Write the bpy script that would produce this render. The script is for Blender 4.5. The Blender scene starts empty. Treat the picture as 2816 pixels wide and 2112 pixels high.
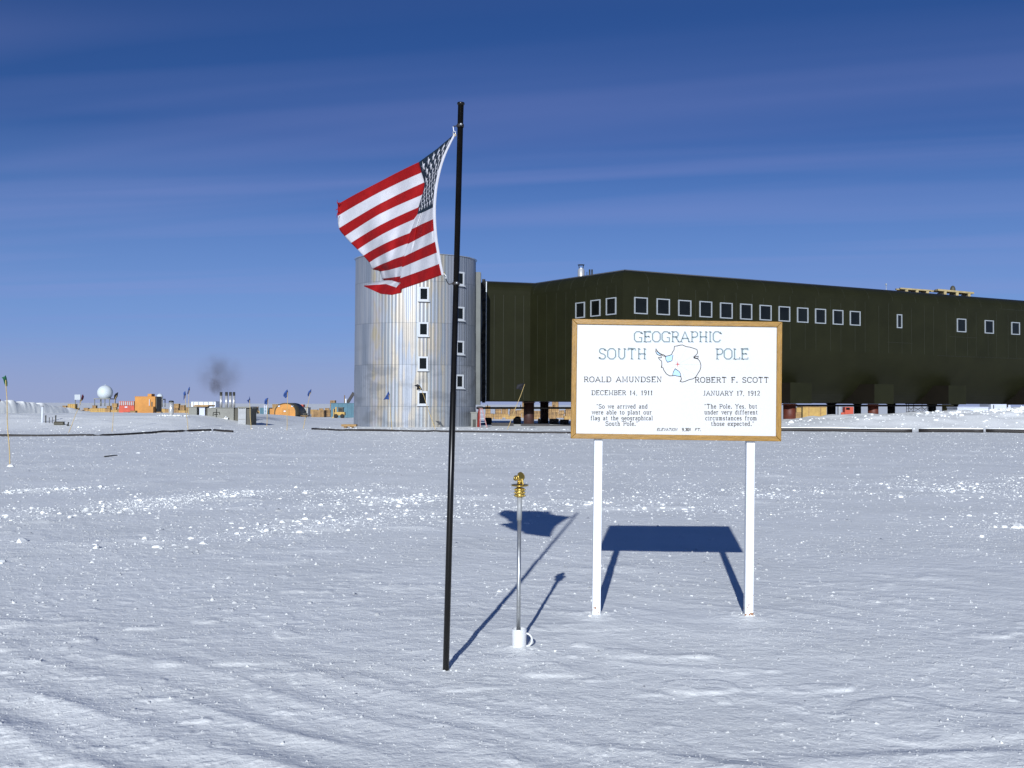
import bpy, bmesh, math, random
import numpy as np
from mathutils import Vector, Matrix

random.seed(7)
rng = np.random.default_rng(11)
R = math.radians
SC = bpy.context.scene
COL = SC.collection

# ------------------------------------------------------------------ camera
CAM = Vector((0, 0, 1.65))
FPX = 2816.0                                   # focal length in pixels of the 2816x2112 photograph
cd = bpy.data.cameras.new('camera'); cd.lens = 36; cd.sensor_width = 36
cd.clip_start = 0.1; cd.clip_end = 20000
cam = bpy.data.objects.new('camera', cd); COL.objects.link(cam)
CM = Matrix.Rotation(R(90 + 1.139), 4, 'X') @ Matrix.Rotation(R(0.25), 4, 'Z')
cam.matrix_world = Matrix.Translation(CAM) @ CM
SC.camera = cam

# ------------------------------------------------------------------ light
SUN_EL, SUN_AZ = R(20.8), R(188.2)             # azimuth clockwise from +Y
w = bpy.data.worlds.new('World'); SC.world = w; w.use_nodes = True
nt = w.node_tree; nt.nodes.clear()
wo = nt.nodes.new('ShaderNodeOutputWorld'); bg = nt.nodes.new('ShaderNodeBackground')
sky = nt.nodes.new('ShaderNodeTexSky'); sky.sky_type = 'NISHITA'; sky.sun_disc = False
sky.sun_elevation = SUN_EL; sky.sun_rotation = SUN_AZ
sky.altitude = 2835; sky.air_density = 1.0; sky.dust_density = 0.0; sky.ozone_density = 5.0
bg.inputs['Strength'].default_value = 0.06
tc = nt.nodes.new('ShaderNodeTexCoord')
sp = nt.nodes.new('ShaderNodeSeparateXYZ'); nt.links.new(tc.outputs['Generated'], sp.inputs[0])
def wmath(op, a, b=None, c=None):
    n = nt.nodes.new('ShaderNodeMath'); n.operation = op
    for i, v in enumerate((a, b, c)):
        if v is None: continue
        if isinstance(v, (int, float)): n.inputs[i].default_value = v
        else: nt.links.new(v, n.inputs[i])
    return n.outputs[0]
zc = wmath('MAXIMUM', sp.outputs['Z'], 0.03)
px_ = wmath('DIVIDE', sp.outputs['X'], zc); py_ = wmath('DIVIDE', sp.outputs['Y'], zc)
cx_ = wmath('MULTIPLY', px_, 0.16)
cy_ = wmath('ADD', wmath('MULTIPLY', py_, 0.95), wmath('MULTIPLY', px_, 0.22))
cb = nt.nodes.new('ShaderNodeCombineXYZ'); nt.links.new(cx_, cb.inputs[0]); nt.links.new(cy_, cb.inputs[1])
nz = nt.nodes.new('ShaderNodeTexNoise'); nz.inputs['Scale'].default_value = 0.9
nz.inputs['Detail'].default_value = 3; nz.inputs['Roughness'].default_value = 0.5; nz.inputs['Distortion'].default_value = 0.4
nt.links.new(cb.outputs[0], nz.inputs['Vector'])
rp = nt.nodes.new('ShaderNodeMapRange'); rp.inputs['From Min'].default_value = 0.44; rp.inputs['From Max'].default_value = 0.72
rp.inputs['To Min'].default_value = 0.0; rp.inputs['To Max'].default_value = 0.44
nt.links.new(nz.outputs['Fac'], rp.inputs['Value'])
hs = nt.nodes.new('ShaderNodeHueSaturation'); hs.inputs['Hue'].default_value = 0.514
hs.inputs['Saturation'].default_value = 1.14; hs.inputs['Value'].default_value = 1.02
nt.links.new(sky.outputs[0], hs.inputs['Color'])
hi = nt.nodes.new('ShaderNodeMapRange'); hi.interpolation_type = 'SMOOTHSTEP'; hi.inputs['From Min'].default_value = 0.36; hi.inputs['From Max'].default_value = 0.26
hi.inputs['To Min'].default_value = 0.12; nt.links.new(sp.outputs['Z'], hi.inputs['Value'])
mx = nt.nodes.new('ShaderNodeMix'); mx.data_type = 'RGBA'
nt.links.new(wmath('MULTIPLY', rp.outputs[0], hi.outputs[0]), mx.inputs['Factor']); nt.links.new(hs.outputs[0], mx.inputs[6])
mx.inputs[7].default_value = (3.8, 4.3, 9.2, 1)
# cold, slightly violet ice-crystal air towards the horizon
hf = nt.nodes.new('ShaderNodeMapRange'); hf.inputs['From Min'].default_value = 0.25; hf.inputs['From Max'].default_value = 0.0
hf.inputs['To Min'].default_value = 0.0; hf.inputs['To Max'].default_value = 0.95; nt.links.new(sp.outputs['Z'], hf.inputs['Value'])
mh = nt.nodes.new('ShaderNodeMix'); mh.data_type = 'RGBA'; nt.links.new(hf.outputs[0], mh.inputs['Factor']); nt.links.new(mx.outputs[2], mh.inputs[6]); mh.inputs[7].default_value = (3.2, 5.15, 10.8, 1)
lf = nt.nodes.new('ShaderNodeMapRange'); lf.interpolation_type = 'SMOOTHSTEP'; lf.inputs['From Min'].default_value = 0.075; lf.inputs['From Max'].default_value = -0.005
lf.inputs['To Max'].default_value = 0.9; nt.links.new(sp.outputs['Z'], lf.inputs['Value'])
ml = nt.nodes.new('ShaderNodeMix'); ml.data_type = 'RGBA'; nt.links.new(lf.outputs[0], ml.inputs['Factor']); nt.links.new(mh.outputs[2], ml.inputs[6]); ml.inputs[7].default_value = (5.0, 5.9, 9.3, 1)
nt.links.new(ml.outputs[2], bg.inputs['Color']); nt.links.new(bg.outputs[0], wo.inputs['Surface'])

sl = bpy.data.lights.new('sun', 'SUN'); sl.energy = 5.0; sl.angle = R(0.5); sl.color = (0.90, 0.935, 1.0)
sun = bpy.data.objects.new('sun', sl); COL.objects.link(sun)
sdir = Vector((math.sin(SUN_AZ) * math.cos(SUN_EL), math.cos(SUN_AZ) * math.cos(SUN_EL), math.sin(SUN_EL)))
sun.rotation_euler = sdir.to_track_quat('Z', 'Y').to_euler(); sun.location = (0, -30, 30)
vs = SC.view_settings
vs.view_transform = 'Standard'; vs.look = 'None'; vs.exposure = 0.08; vs.gamma = 1.0; vs.use_curve_mapping = False

# ------------------------------------------------------------------ numbers: noise, terrain, unprojection
def _hash(ix, iy, seed):
    h = (ix.astype(np.int64) * 374761393 + iy.astype(np.int64) * 668265263 + seed * 974634757) & 0xffffffff
    h = ((h ^ (h >> 13)) * 1274126177) & 0xffffffff
    return ((h ^ (h >> 16)) & 0xffff) / 32767.5 - 1.0
def vnoise(x, y, seed=0):
    ix, iy = np.floor(x), np.floor(y); fx, fy = x - ix, y - iy
    ux, uy = fx * fx * fx * (fx * (fx * 6 - 15) + 10), fy * fy * fy * (fy * (fy * 6 - 15) + 10)
    a, b = _hash(ix, iy, seed), _hash(ix + 1, iy, seed); c, d = _hash(ix, iy + 1, seed), _hash(ix + 1, iy + 1, seed)
    return (a + (b - a) * ux) + ((c + (d - c) * ux) - (a + (b - a) * ux)) * uy
def sst(a, b, x):
    t = np.clip((x - a) / (b - a), 0, 1); return t * t * (3 - 2 * t)

def terrain(x, y):
    """large shape of the snow: mound on the left, ploughed bank in front of the station, lower ground beyond"""
    x = np.asarray(x, float); y = np.asarray(y, float)
    z = -1.25 * sst(90, 190, y)
    left = sst(-16.2, -22.5, x) * sst(57, 68, y) * (1 - sst(82, 120, y)) * 0.82
    bank = np.interp(x, [8, 13, 17, 21, 25, 30, 38, 60], [0, .10, .30, .58, .90, 1.02, 1.30, 1.5])
    bank = bank * sst(65.5, 72.5, y - (x - 20) * 0.12 * (x > 20)) * (1 - sst(78, 90, y - (x - 20) * 0.45 * (x > 20)))
    berm = 0.03 * np.exp(-((y - 67.4) / 1.3) ** 2) * sst(-17, -14, x) * (1 - sst(9, 13, x)) * (1 + 0.7 * vnoise(x * 1.3, y * 0.5, 5))
    bumpy = 0.10 * bank * vnoise(x * 0.9, y * 0.9, 8) + 0.05 * left * vnoise(x * 0.6, y * 0.8, 9)
    return z + left + bank + berm + bumpy

def ray(px, py):
    return (CM.to_3x3() @ Vector(((px - 1408) / FPX, -(py - 1056) / FPX, -1))).normalized()
def P(px, py, Y):
    d = ray(px, py); return CAM + d * (Y / d.y)
def G(px, py, ymax=420):
    d = ray(px, py); ys = np.arange(3.0, ymax, 0.1)
    zr = CAM.z + d.z / d.y * ys; zg = terrain(d.x / d.y * ys, ys)
    k = np.nonzero(zr < zg)[0]
    Y = ys[k[0]] if len(k) else ymax
    return Vector((d.x / d.y * Y, Y, CAM.z + d.z / d.y * Y))
def gz(x, y): return float(terrain(x, y))
def on(px, Y):
    """ground point seen in the column px at distance Y"""
    p = P(px, 1110, Y); return Vector((p.x, Y, gz(p.x, Y)))

# ------------------------------------------------------------------ materials
def nodes_of(name):
    m = bpy.data.materials.new(name); m.use_nodes = True
    t = m.node_tree; b = t.nodes['Principled BSDF']; return m, t, b
def mat(name, col, rough=0.6, metal=0.0, var=0.12, scale=3.0, bump=0.0, bscale=40.0, stretch=(1, 1, 1), spec=0.5, col2=None):
    m, t, b = nodes_of(name)
    b.inputs['Roughness'].default_value = rough; b.inputs['Metallic'].default_value = metal
    b.inputs['Specular IOR Level'].default_value = spec
    tcn = t.nodes.new('ShaderNodeTexCoord'); mp = t.nodes.new('ShaderNodeMapping'); mp.inputs['Scale'].default_value = stretch
    t.links.new(tcn.outputs['Object'], mp.inputs[0])
    n = t.nodes.new('ShaderNodeTexNoise'); n.inputs['Scale'].default_value = scale; n.inputs['Detail'].default_value = 6
    n.inputs['Roughness'].default_value = 0.6
    t.links.new(mp.outputs[0], n.inputs['Vector'])
    r = t.nodes.new('ShaderNodeValToRGB'); r.color_ramp.elements[0].position = 0.3; r.color_ramp.elements[1].position = 0.7
    c2 = col2 or tuple(min(1, c * (1 + var)) for c in col)
    r.color_ramp.elements[0].color = (*[c * (1 - var) for c in col], 1); r.color_ramp.elements[1].color = (*c2, 1)
    t.links.new(n.outputs['Fac'], r.inputs[0]); t.links.new(r.outputs[0], b.inputs['Base Color'])
    if bump:
        n2 = t.nodes.new('ShaderNodeTexNoise'); n2.inputs['Scale'].default_value = bscale; n2.inputs['Detail'].default_value = 4
        t.links.new(mp.outputs[0], n2.inputs['Vector'])
        bp = t.nodes.new('ShaderNodeBump'); bp.inputs['Strength'].default_value = bump; bp.inputs['Distance'].default_value = 0.02
        t.links.new(n2.outputs['Fac'], bp.inputs['Height']); t.links.new(bp.outputs[0], b.inputs['Normal'])
    return m

def snow_material(name, fine=True):
    m, t, b = nodes_of(name)
    tcn = t.nodes.new('ShaderNodeTexCoord')
    n = t.nodes.new('ShaderNodeTexNoise'); n.inputs['Scale'].default_value = 0.7; n.inputs['Detail'].default_value = 8
    t.links.new(tcn.outputs['Object'], n.inputs['Vector'])
    r = t.nodes.new('ShaderNodeValToRGB'); r.color_ramp.elements[0].position = .3; r.color_ramp.elements[1].position = .7
    r.color_ramp.elements[0].color = (.79, .80, .76, 1); r.color_ramp.elements[1].color = (.88, .89, .85, 1)
    t.links.new(n.outputs['Fac'], r.inputs[0]); t.links.new(r.outputs[0], b.inputs['Base Color'])
    b.inputs['Roughness'].default_value = 0.55; b.inputs['Specular IOR Level'].default_value = 0.35
    if fine:
        mp = t.nodes.new('ShaderNodeMapping'); mp.inputs['Scale'].default_value = (0.95, 1, 1); mp.inputs['Rotation'].default_value = (0, 0, R(6))
        t.links.new(tcn.outputs['Object'], mp.inputs[0])
        last = None
        for sc_, dist, st in ((7, .05, .30), (30, .014, .38), (110, .004, .5)):
            k = t.nodes.new('ShaderNodeTexNoise'); k.inputs['Scale'].default_value = sc_; k.inputs['Detail'].default_value = 3
            k.inputs['Roughness'].default_value = .55
            t.links.new(mp.outputs[0], k.inputs['Vector'])
            bp = t.nodes.new('ShaderNodeBump'); bp.inputs['Strength'].default_value = st; bp.inputs['Distance'].default_value = dist
            t.links.new(k.outputs['Fac'], bp.inputs['Height'])
            if last: t.links.new(last, bp.inputs['Normal'])
            last = bp.outputs[0]
        t.links.new(last, b.inputs['Normal'])
    return m

M = {}
M['snow'] = snow_material('wind_packed_snow')
M['crumb'] = snow_material('loose_snow', False)
M['black_paint'] = mat('black_paint', (.005, .0045, .0035), .30, 0, .3, 12, spec=.35)
M['steel'] = mat('galvanised_steel', (.42, .43, .42), .38, .8, .15, 25)
M['brass'] = mat('brass', (.50, .35, .085), .32, .85, .12, 30)
M['ceramic'] = mat('white_ceramic', (.62, .63, .63), .15, 0, .02, 8)
M['white_paint'] = mat('white_paint', (.66, .68, .69), .5, 0, .04, 14, bump=.1, bscale=60, stretch=(4, 4, 1))
M['board'] = mat('white_board', (.555, .56, .545), .4, 0, .015, 4)
M['oak'] = mat('varnished_wood', (.27, .140, .013), .42, 0, .30, 9, bump=.15, bscale=30, stretch=(1, 8, 8))
M['oak_upright'] = mat('varnished_wood_upright', (.27, .140, .013), .42, 0, .30, 9, bump=.15, bscale=30, stretch=(8, 8, 1))
M['ink'] = mat('brown_ink', (.045, .036, .026), .6, 0, .2, 40)
M['title_ink'] = mat('grey_title_ink', (.15, .195, .20), .6, 0, .1, 40)
M['title_shade'] = mat('pale_blue_title_ink', (.50, .555, .565), .6, 0, .05, 40)
M['shelf_blue'] = mat('map_blue', (.36, .60, .84), .6, 0, .05, 40)
M['faint'] = mat('faint_map_line', (.50, .50, .52), .6, 0, .1, 40)
M['red_ink'] = mat('red_ink', (.45, .05, .04), .6, 0, .1, 40)
M['flag_red'] = mat('red_cloth', (.245, .006, .007), .75, 0, .12, 25, bump=.15, bscale=400, spec=.12)
M['flag_white'] = mat('white_cloth', (.465, .465, .49), .75, 0, .05, 25, bump=.15, bscale=400, spec=.12)
M['flag_blue'] = mat('navy_cloth', (.012, .022, .036), .75, 0, .15, 25, bump=.15, bscale=400, spec=.12)
M['panel'] = mat('dark_green_panel', (.0150, .0156, .0066), .45, 0, .14, .55, spec=.10)
M['seam'] = mat('panel_seam', (.024, .026, .015), .5, 0, .3, 1.2)
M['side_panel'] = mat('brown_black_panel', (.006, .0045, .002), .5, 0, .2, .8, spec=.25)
M['flange'] = mat('tower_flange', (.085, .09, .08), .55, .2, .15, 1.2)
M['roof'] = mat('dark_roof_edge', (.010, .011, .014), .5, 0, .2, 1)
M['glass'] = mat('dark_glass', (.006, .007, .006), .10, 0, .4, .8, spec=.25)
M['alu'] = mat('aluminium_frame', (.34, .37, .38), .45, .2, .08, 5)
M['alu_pale'] = mat('pale_window_frame', (.46, .48, .49), .5, 0, .05, 5)
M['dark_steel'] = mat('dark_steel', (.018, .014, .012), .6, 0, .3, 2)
M['red_steel'] = mat('red_oxide_column', (.10, .018, .006), .6, 0, .25, 1.5)
M['shaded_steel'] = mat('shaded_column', (.045, .014, .010), .6, 0, .3, 1.5)  # column colour darkened to carry the shade under the station
M['olive'] = mat('olive_column', (.10, .085, .035), .6, 0, .2, 1.5)
M['rubber'] = mat('black_rubber', (.008, .008, .007), .7, 0, .3, 3)
M['bamboo'] = mat('bamboo', (.46, .33, .12), .6, 0, .25, 9, stretch=(1, 1, 3))
M['blue_flag'] = mat('blue_route_cloth', (.025, .07, .24), .8, 0, .25, 12)
M['black_flag'] = mat('black_route_cloth', (.009, .009, .012), .8, 0, .3, 12)
M['green_flag'] = mat('green_route_cloth', (.010, .10, .045), .8, 0, .35, 12)
M['red_flag'] = mat('dark_red_route_cloth', (.10, .008, .02), .8, 0, .3, 12)
M['crate'] = mat('crate_wood', (.33, .20, .075), .8, 0, .35, 1.1)
M['crate_dark'] = mat('weathered_crate_wood', (.20, .12, .05), .8, 0, .4, 1.1)
M['plywood'] = mat('plywood', (.40, .26, .075), .8, 0, .15, 2.2)
M['orange'] = mat('orange_paint', (.47, .20, .025), .6, 0, .12, 1.0)
M['orange_shade'] = mat('ochre_paint', (.40, .17, .02), .6, 0, .1, 1.0)
M['red_box'] = mat('red_container_paint', (.42, .06, .025), .6, 0, .18, 1.2)
M['teal'] = mat('teal_container_paint', (.045, .13, .17), .6, 0, .15, .8)
M['grey_metal'] = mat('weathered_grey_sheet', (.17, .17, .145), .55, .2, .15, 1.2)
M['grey_light'] = mat('light_grey_sheet', (.30, .31, .31), .55, .1, .10, 1.5)
M['grey_dark'] = mat('brown_grey_sheet', (.060, .055, .035), .6, 0, .2, 1.2)
M['stack'] = mat('shiny_stack', (.55, .55, .53), .32, .5, .1, 2)
M['soot'] = mat('sooty_metal', (.03, .03, .022), .6, .2, .3, 4)
M['white_sheet'] = mat('white_sheet', (.62, .66, .72), .55, 0, .06, 1.2)
M['radome'] = mat('radome_white', (.52, .57, .58), .6, 0, .05, .4)
M['yellow'] = mat('yellow_machine_paint', (.40, .24, .03), .5, 0, .25, 2)
M['tyre'] = mat('tyre_rubber', (.015, .014, .012), .8, 0, .3, 5)
M['pale_timber'] = mat('pale_timber', (.34, .27, .13), .8, 0, .25, 2)
M['ladder_red'] = mat('ladder_red', (.20, .015, .008), .45, 0, .12, 3)
M['pale_wall'] = mat('pale_plastic', (.46, .49, .56), .5, 0, .06, 1.0)

def add_rust(m):
    t = m.node_tree; b = t.nodes['Principled BSDF']; L = t.links.new; src = b.inputs['Base Color'].links[0].from_socket
    tcn = t.nodes.new('ShaderNodeTexCoord'); n = t.nodes.new('ShaderNodeTexNoise'); n.inputs['Scale'].default_value = 22; n.inputs['Detail'].default_value = 4; L(tcn.outputs['Object'], n.inputs['Vector'])
    sp_ = t.nodes.new('ShaderNodeSeparateXYZ'); L(tcn.outputs['Object'], sp_.inputs[0])
    lo = t.nodes.new('ShaderNodeMapRange'); lo.inputs['From Min'].default_value = .45; lo.inputs['From Max'].default_value = .02; lo.inputs['To Min'].default_value = .70; lo.inputs['To Max'].default_value = .60; L(sp_.outputs['Z'], lo.inputs['Value'])
    gt = t.nodes.new('ShaderNodeMath'); gt.operation = 'GREATER_THAN'; L(n.outputs['Fac'], gt.inputs[0]); L(lo.outputs[0], gt.inputs[1])
    mx_ = t.nodes.new('ShaderNodeMix'); mx_.data_type = 'RGBA'; L(gt.outputs[0], mx_.inputs['Factor']); L(src, mx_.inputs[6]); mx_.inputs[7].default_value = (.28, .13, .05, 1); L(mx_.outputs[2], b.inputs['Base Color'])
M['post_paint'] = mat('chipped_white_paint', (.66, .68, .69), .5, 0, .05, 14, bump=.1, bscale=60, stretch=(4, 4, 1)); add_rust(M['post_paint'])

# tower cladding: corrugated mill-finish sheet, vertical iridescent stains, smudged bands
def tower_material():
    m, t, b = nodes_of('corrugated_silver_sheet'); L = t.links.new
    tcn = t.nodes.new('ShaderNodeTexCoord'); s = t.nodes.new('ShaderNodeSeparateXYZ'); L(tcn.outputs['Object'], s.inputs[0])
    def mth(op, a, b_=None, c_=None):
        n = t.nodes.new('ShaderNodeMath'); n.operation = op
        for i, v in enumerate((a, b_, c_)):
            if v is None: continue
            if isinstance(v, (int, float)): n.inputs[i].default_value = v
            else: L(v, n.inputs[i])
        return n.outputs[0]
    ang = mth('ARCTAN2', s.outputs['X'], mth('MULTIPLY', s.outputs['Y'], -1 / .8)); z = s.outputs['Z']
    course = mth('FLOOR', mth('DIVIDE', mth('ADD', z, 1.5), 2.95))           # sheets are lapped in courses, each with its own marks
    sheet = mth('FLOOR', mth('MULTIPLY', ang, 5.2))
    def noise(sa, sz, det=3, off=0.0, co=0.0):
        c = t.nodes.new('ShaderNodeCombineXYZ'); L(mth('MULTIPLY', ang, sa), c.inputs[0]); L(mth('MULTIPLY_ADD', z, sz, off), c.inputs[1])
        if co: L(mth('MULTIPLY', course, co), c.inputs[2])
        n = t.nodes.new('ShaderNodeTexNoise'); n.inputs['Scale'].default_value = 1.0; n.inputs['Detail'].default_value = det; L(c.outputs[0], n.inputs['Vector']); return n.outputs['Fac']
    def ramp(f, *st):
        r = t.nodes.new('ShaderNodeValToRGB'); e = r.color_ramp.elements; e[0].position, e[0].color = st[0][0], (*st[0][1], 1); e[1].position, e[1].color = st[-1][0], (*st[-1][1], 1)
        for p_, c_ in st[1:-1]: e.new(p_).color = (*c_, 1)
        L(f, r.inputs[0]); return r.outputs[0]
    def mix(f, a, c):
        n = t.nodes.new('ShaderNodeMix'); n.data_type = 'RGBA'
        if isinstance(f, (int, float)): n.inputs['Factor'].default_value = f
        else: L(f, n.inputs['Factor'])
        L(a, n.inputs[6])
        if isinstance(c, tuple): n.inputs[7].default_value = (*c, 1)
        else: L(c, n.inputs[7])
        return n.outputs[2]
    def window_(a0, a1, soft=.05):                 # one between two angles (radians, 0 faces the pole)
        up = t.nodes.new('ShaderNodeMapRange'); up.inputs['From Min'].default_value = a0 - soft; up.inputs['From Max'].default_value = a0 + soft; L(ang, up.inputs['Value'])
        dn = t.nodes.new('ShaderNodeMapRange'); dn.inputs['From Min'].default_value = a1 + soft; dn.inputs['From Max'].default_value = a1 - soft; L(ang, dn.inputs['Value'])
        return mth('MULTIPLY', up.outputs[0], dn.outputs[0])
    base = ramp(noise(7, .12, 4, 0, 3.1), (.32, (.19, .215, .25)), (.5, (.245, .265, .295)), (.68, (.31, .32, .335)))
    wn = t.nodes.new('ShaderNodeTexWhiteNoise'); wn.noise_dimensions = '2D'; c2 = t.nodes.new('ShaderNodeCombineXYZ'); L(sheet, c2.inputs[0]); L(course, c2.inputs[1]); L(c2.outputs[0], wn.inputs['Vector'])
    base = mix(mth('MULTIPLY', wn.outputs['Value'], .30), base, (.16, .18, .21))
    fine = ramp(noise(46, .03, 3, 5.0, 1.7), (.36, (.20, .23, .28)), (.46, (.34, .34, .30)), (.52, (.25, .30, .33)), (.58, (.38, .33, .21)), (.66, (.34, .30, .33)))
    base = mix(mth('MULTIPLY', window_(.05, .62), .6), base, fine)
    base = mix(mth('MULTIPLY', window_(-.45, -.2), .45), base, fine)
    run = ramp(noise(4.5, .33, 3, 2.2), (.42, (.38, .32, .20)), (.5, (.36, .345, .35)), (.60, (.36, .39, .37)))
    base = mix(mth('MULTIPLY', window_(-.70, -.50), .85), base, run)
    gold = ramp(noise(9, .25, 2, 7.7), (.47, (0, 0, 0)), (.55, (1, 1, 1)))
    base = mix(mth('MULTIPLY', mth('MULTIPLY', window_(-.56, .55, .02), gold), .34), base, (.42, .31, .14))
    sm = ramp(noise(2.2, 1.1, 4, 9.1), (.50, (0, 0, 0)), (.62, (.5, .5, .5)))
    band = t.nodes.new('ShaderNodeMapRange'); band.inputs['From Min'].default_value = 6.2; band.inputs['From Max'].default_value = 4.6; L(z, band.inputs['Value'])
    base = mix(mth('MULTIPLY', sm, band.outputs[0]), base, (.145, .155, .165))
    edge = mth('LESS_THAN', mth('FRACT', mth('DIVIDE', mth('ADD', z, 1.5), 2.95)), .014)
    base = mix(mth('MULTIPLY', edge, .5), base, (.10, .11, .12))
    L(base, b.inputs['Base Color']); b.inputs['Metallic'].default_value = .40; b.inputs['Roughness'].default_value = .40
    return m
M['tower'] = tower_material()

# ------------------------------------------------------------------ mesh helpers
ORG = {}
class MB:
    def __init__(s): s.v = []; s.f = []; s.m = []; s.sm = []
    def add(s, vs, fs, mi=0, smooth=False):
        o = len(s.v); s.v += [tuple(p) for p in vs]
        for f in fs: s.f.append(tuple(i + o for i in f)); s.m.append(mi); s.sm.append(smooth)
    def box(s, lo, hi, mi=0, rz=0.0, piv=None):
        x0, y0, z0 = lo; x1, y1, z1 = hi
        vs = [(x0, y0, z0), (x1, y0, z0), (x1, y1, z0), (x0, y1, z0), (x0, y0, z1), (x1, y0, z1), (x1, y1, z1), (x0, y1, z1)]
        if rz:
            cx, cy = piv or ((x0 + x1) / 2, (y0 + y1) / 2); c, n = math.cos(rz), math.sin(rz)
            vs = [(cx + (x - cx) * c - (y - cy) * n, cy + (x - cx) * n + (y - cy) * c, z) for x, y, z in vs]
        s.add(vs, [(0, 3, 2, 1), (4, 5, 6, 7), (0, 1, 5, 4), (1, 2, 6, 5), (2, 3, 7, 6), (3, 0, 4, 7)], mi)
    def obox(s, c, ax, ay, az, mi=0):
        """box from a centre and three half-axis vectors"""
        c, ax, ay, az = map(Vector, (c, ax, ay, az))
        vs = [c + ax * i + ay * j + az * k for k in (-1, 1) for i, j in ((-1, -1), (1, -1), (1, 1), (-1, 1))]
        s.add(vs, [(0, 3, 2, 1), (4, 5, 6, 7), (0, 1, 5, 4), (1, 2, 6, 5), (2, 3, 7, 6), (3, 0, 4, 7)], mi)
    def tube(s, pts, r, n=12, mi=0, cap=True):
        pts = [Vector(p) for p in pts]; rr = r if isinstance(r, (list, tuple)) else [r] * len(pts)
        vs, fs = [], []
        for i, p in enumerate(pts):
            d = (pts[min(i + 1, len(pts) - 1)] - pts[max(i - 1, 0)]).normalized()
            a = d.cross(Vector((0, 1, 0)) if abs(d.y) < .9 else Vector((1, 0, 0))).normalized(); b = d.cross(a)
            for k in range(n):
                t = 2 * math.pi * k / n; vs.append(p + (a * math.cos(t) + b * math.sin(t)) * rr[i])
        for i in range(len(pts) - 1):
            for k in range(n):
                fs.append((i * n + k, i * n + (k + 1) % n, (i + 1) * n + (k + 1) % n, (i + 1) * n + k))
        s.add(vs, fs, mi, True)
        if cap:
            s.add([vs[k] for k in range(n)], [tuple(range(n))], mi)
            s.add([vs[(len(pts) - 1) * n + k] for k in range(n)], [tuple(reversed(range(n)))], mi)
    def lathe(s, c, prof, n=24, mi=0, axis=None, smooth=True):
        c = Vector(c); z = Vector(axis or (0, 0, 1)).normalized(); x = z.cross(Vector((0, 1, 0)) if abs(z.y) < .9 else Vector((1, 0, 0))).normalized(); y = z.cross(x)
        vs = [c + z * h + (x * math.cos(2 * math.pi * k / n) + y * math.sin(2 * math.pi * k / n)) * r for r, h in prof for k in range(n)]
        fs = [(i * n + k, i * n + (k + 1) % n, (i + 1) * n + (k + 1) % n, (i + 1) * n + k) for i in range(len(prof) - 1) for k in range(n)]
        s.add(vs, fs, mi, smooth)
    def poly(s, pts, mi=0): s.add(pts, [tuple(range(len(pts)))], mi)
    def ball(s, c, r, seg=16, rings=10, mi=0, sq=(1, 1, 1)):
        vs, fs = [], []
        for i in range(rings + 1):
            for k in range(seg):
                a, b = math.pi * i / rings, 2 * math.pi * k / seg
                vs.append((c[0] + r * sq[0] * math.sin(a) * math.cos(b), c[1] + r * sq[1] * math.sin(a) * math.sin(b), c[2] + r * sq[2] * math.cos(a)))
        for i in range(rings):
            for k in range(seg): fs.append((i * seg + k, (i + 1) * seg + k, (i + 1) * seg + (k + 1) % seg, i * seg + (k + 1) % seg))
        s.add(vs, fs, mi, True)
    def bounds(s):
        a = np.array(s.v); return a.min(0), a.max(0)
    def build(s, name, mats, parent=None, origin=None, bevel=0.0):
        if parent is not None: o3 = ORG[parent.name]
        elif origin is not None: o3 = Vector(origin)
        else:
            lo, hi = s.bounds(); o3 = Vector(((lo[0] + hi[0]) / 2, (lo[1] + hi[1]) / 2, lo[2]))
        me = bpy.data.meshes.new(name)
        me.from_pydata([(x - o3.x, y - o3.y, z - o3.z) for x, y, z in s.v], [], s.f)
        for m in (mats if isinstance(mats, (list, tuple)) else [mats]): me.materials.append(M[m] if isinstance(m, str) else m)
        me.polygons.foreach_set('material_index', s.m); me.polygons.foreach_set('use_smooth', s.sm)
        bm = bmesh.new(); bm.from_mesh(me); bmesh.ops.remove_doubles(bm, verts=bm.verts, dist=1e-6)
        bmesh.ops.recalc_face_normals(bm, faces=bm.faces); bm.to_mesh(me); bm.free(); me.update()
        o = bpy.data.objects.new(name, me); COL.objects.link(o)
        if parent is not None: o.parent = parent
        else: o.location = o3
        ORG[o.name] = o3
        if bevel:
            bv = o.modifiers.new('bevel', 'BEVEL'); bv.width = bevel; bv.segments = 2; bv.limit_method = 'ANGLE'
        return o

def tag(o, label=None, cat=None, group=None, kind=None):
    if label: o['label'] = label
    if cat: o['category'] = cat
    if group: o['group'] = group
    if kind: o['kind'] = kind
    return o
def thing(name, label, cat, loc, group=None):
    o = bpy.data.objects.new(name, None); COL.objects.link(o); o.location = loc; o.empty_display_size = .2
    ORG[o.name] = Vector(loc); return tag(o, label, cat, group)

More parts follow.
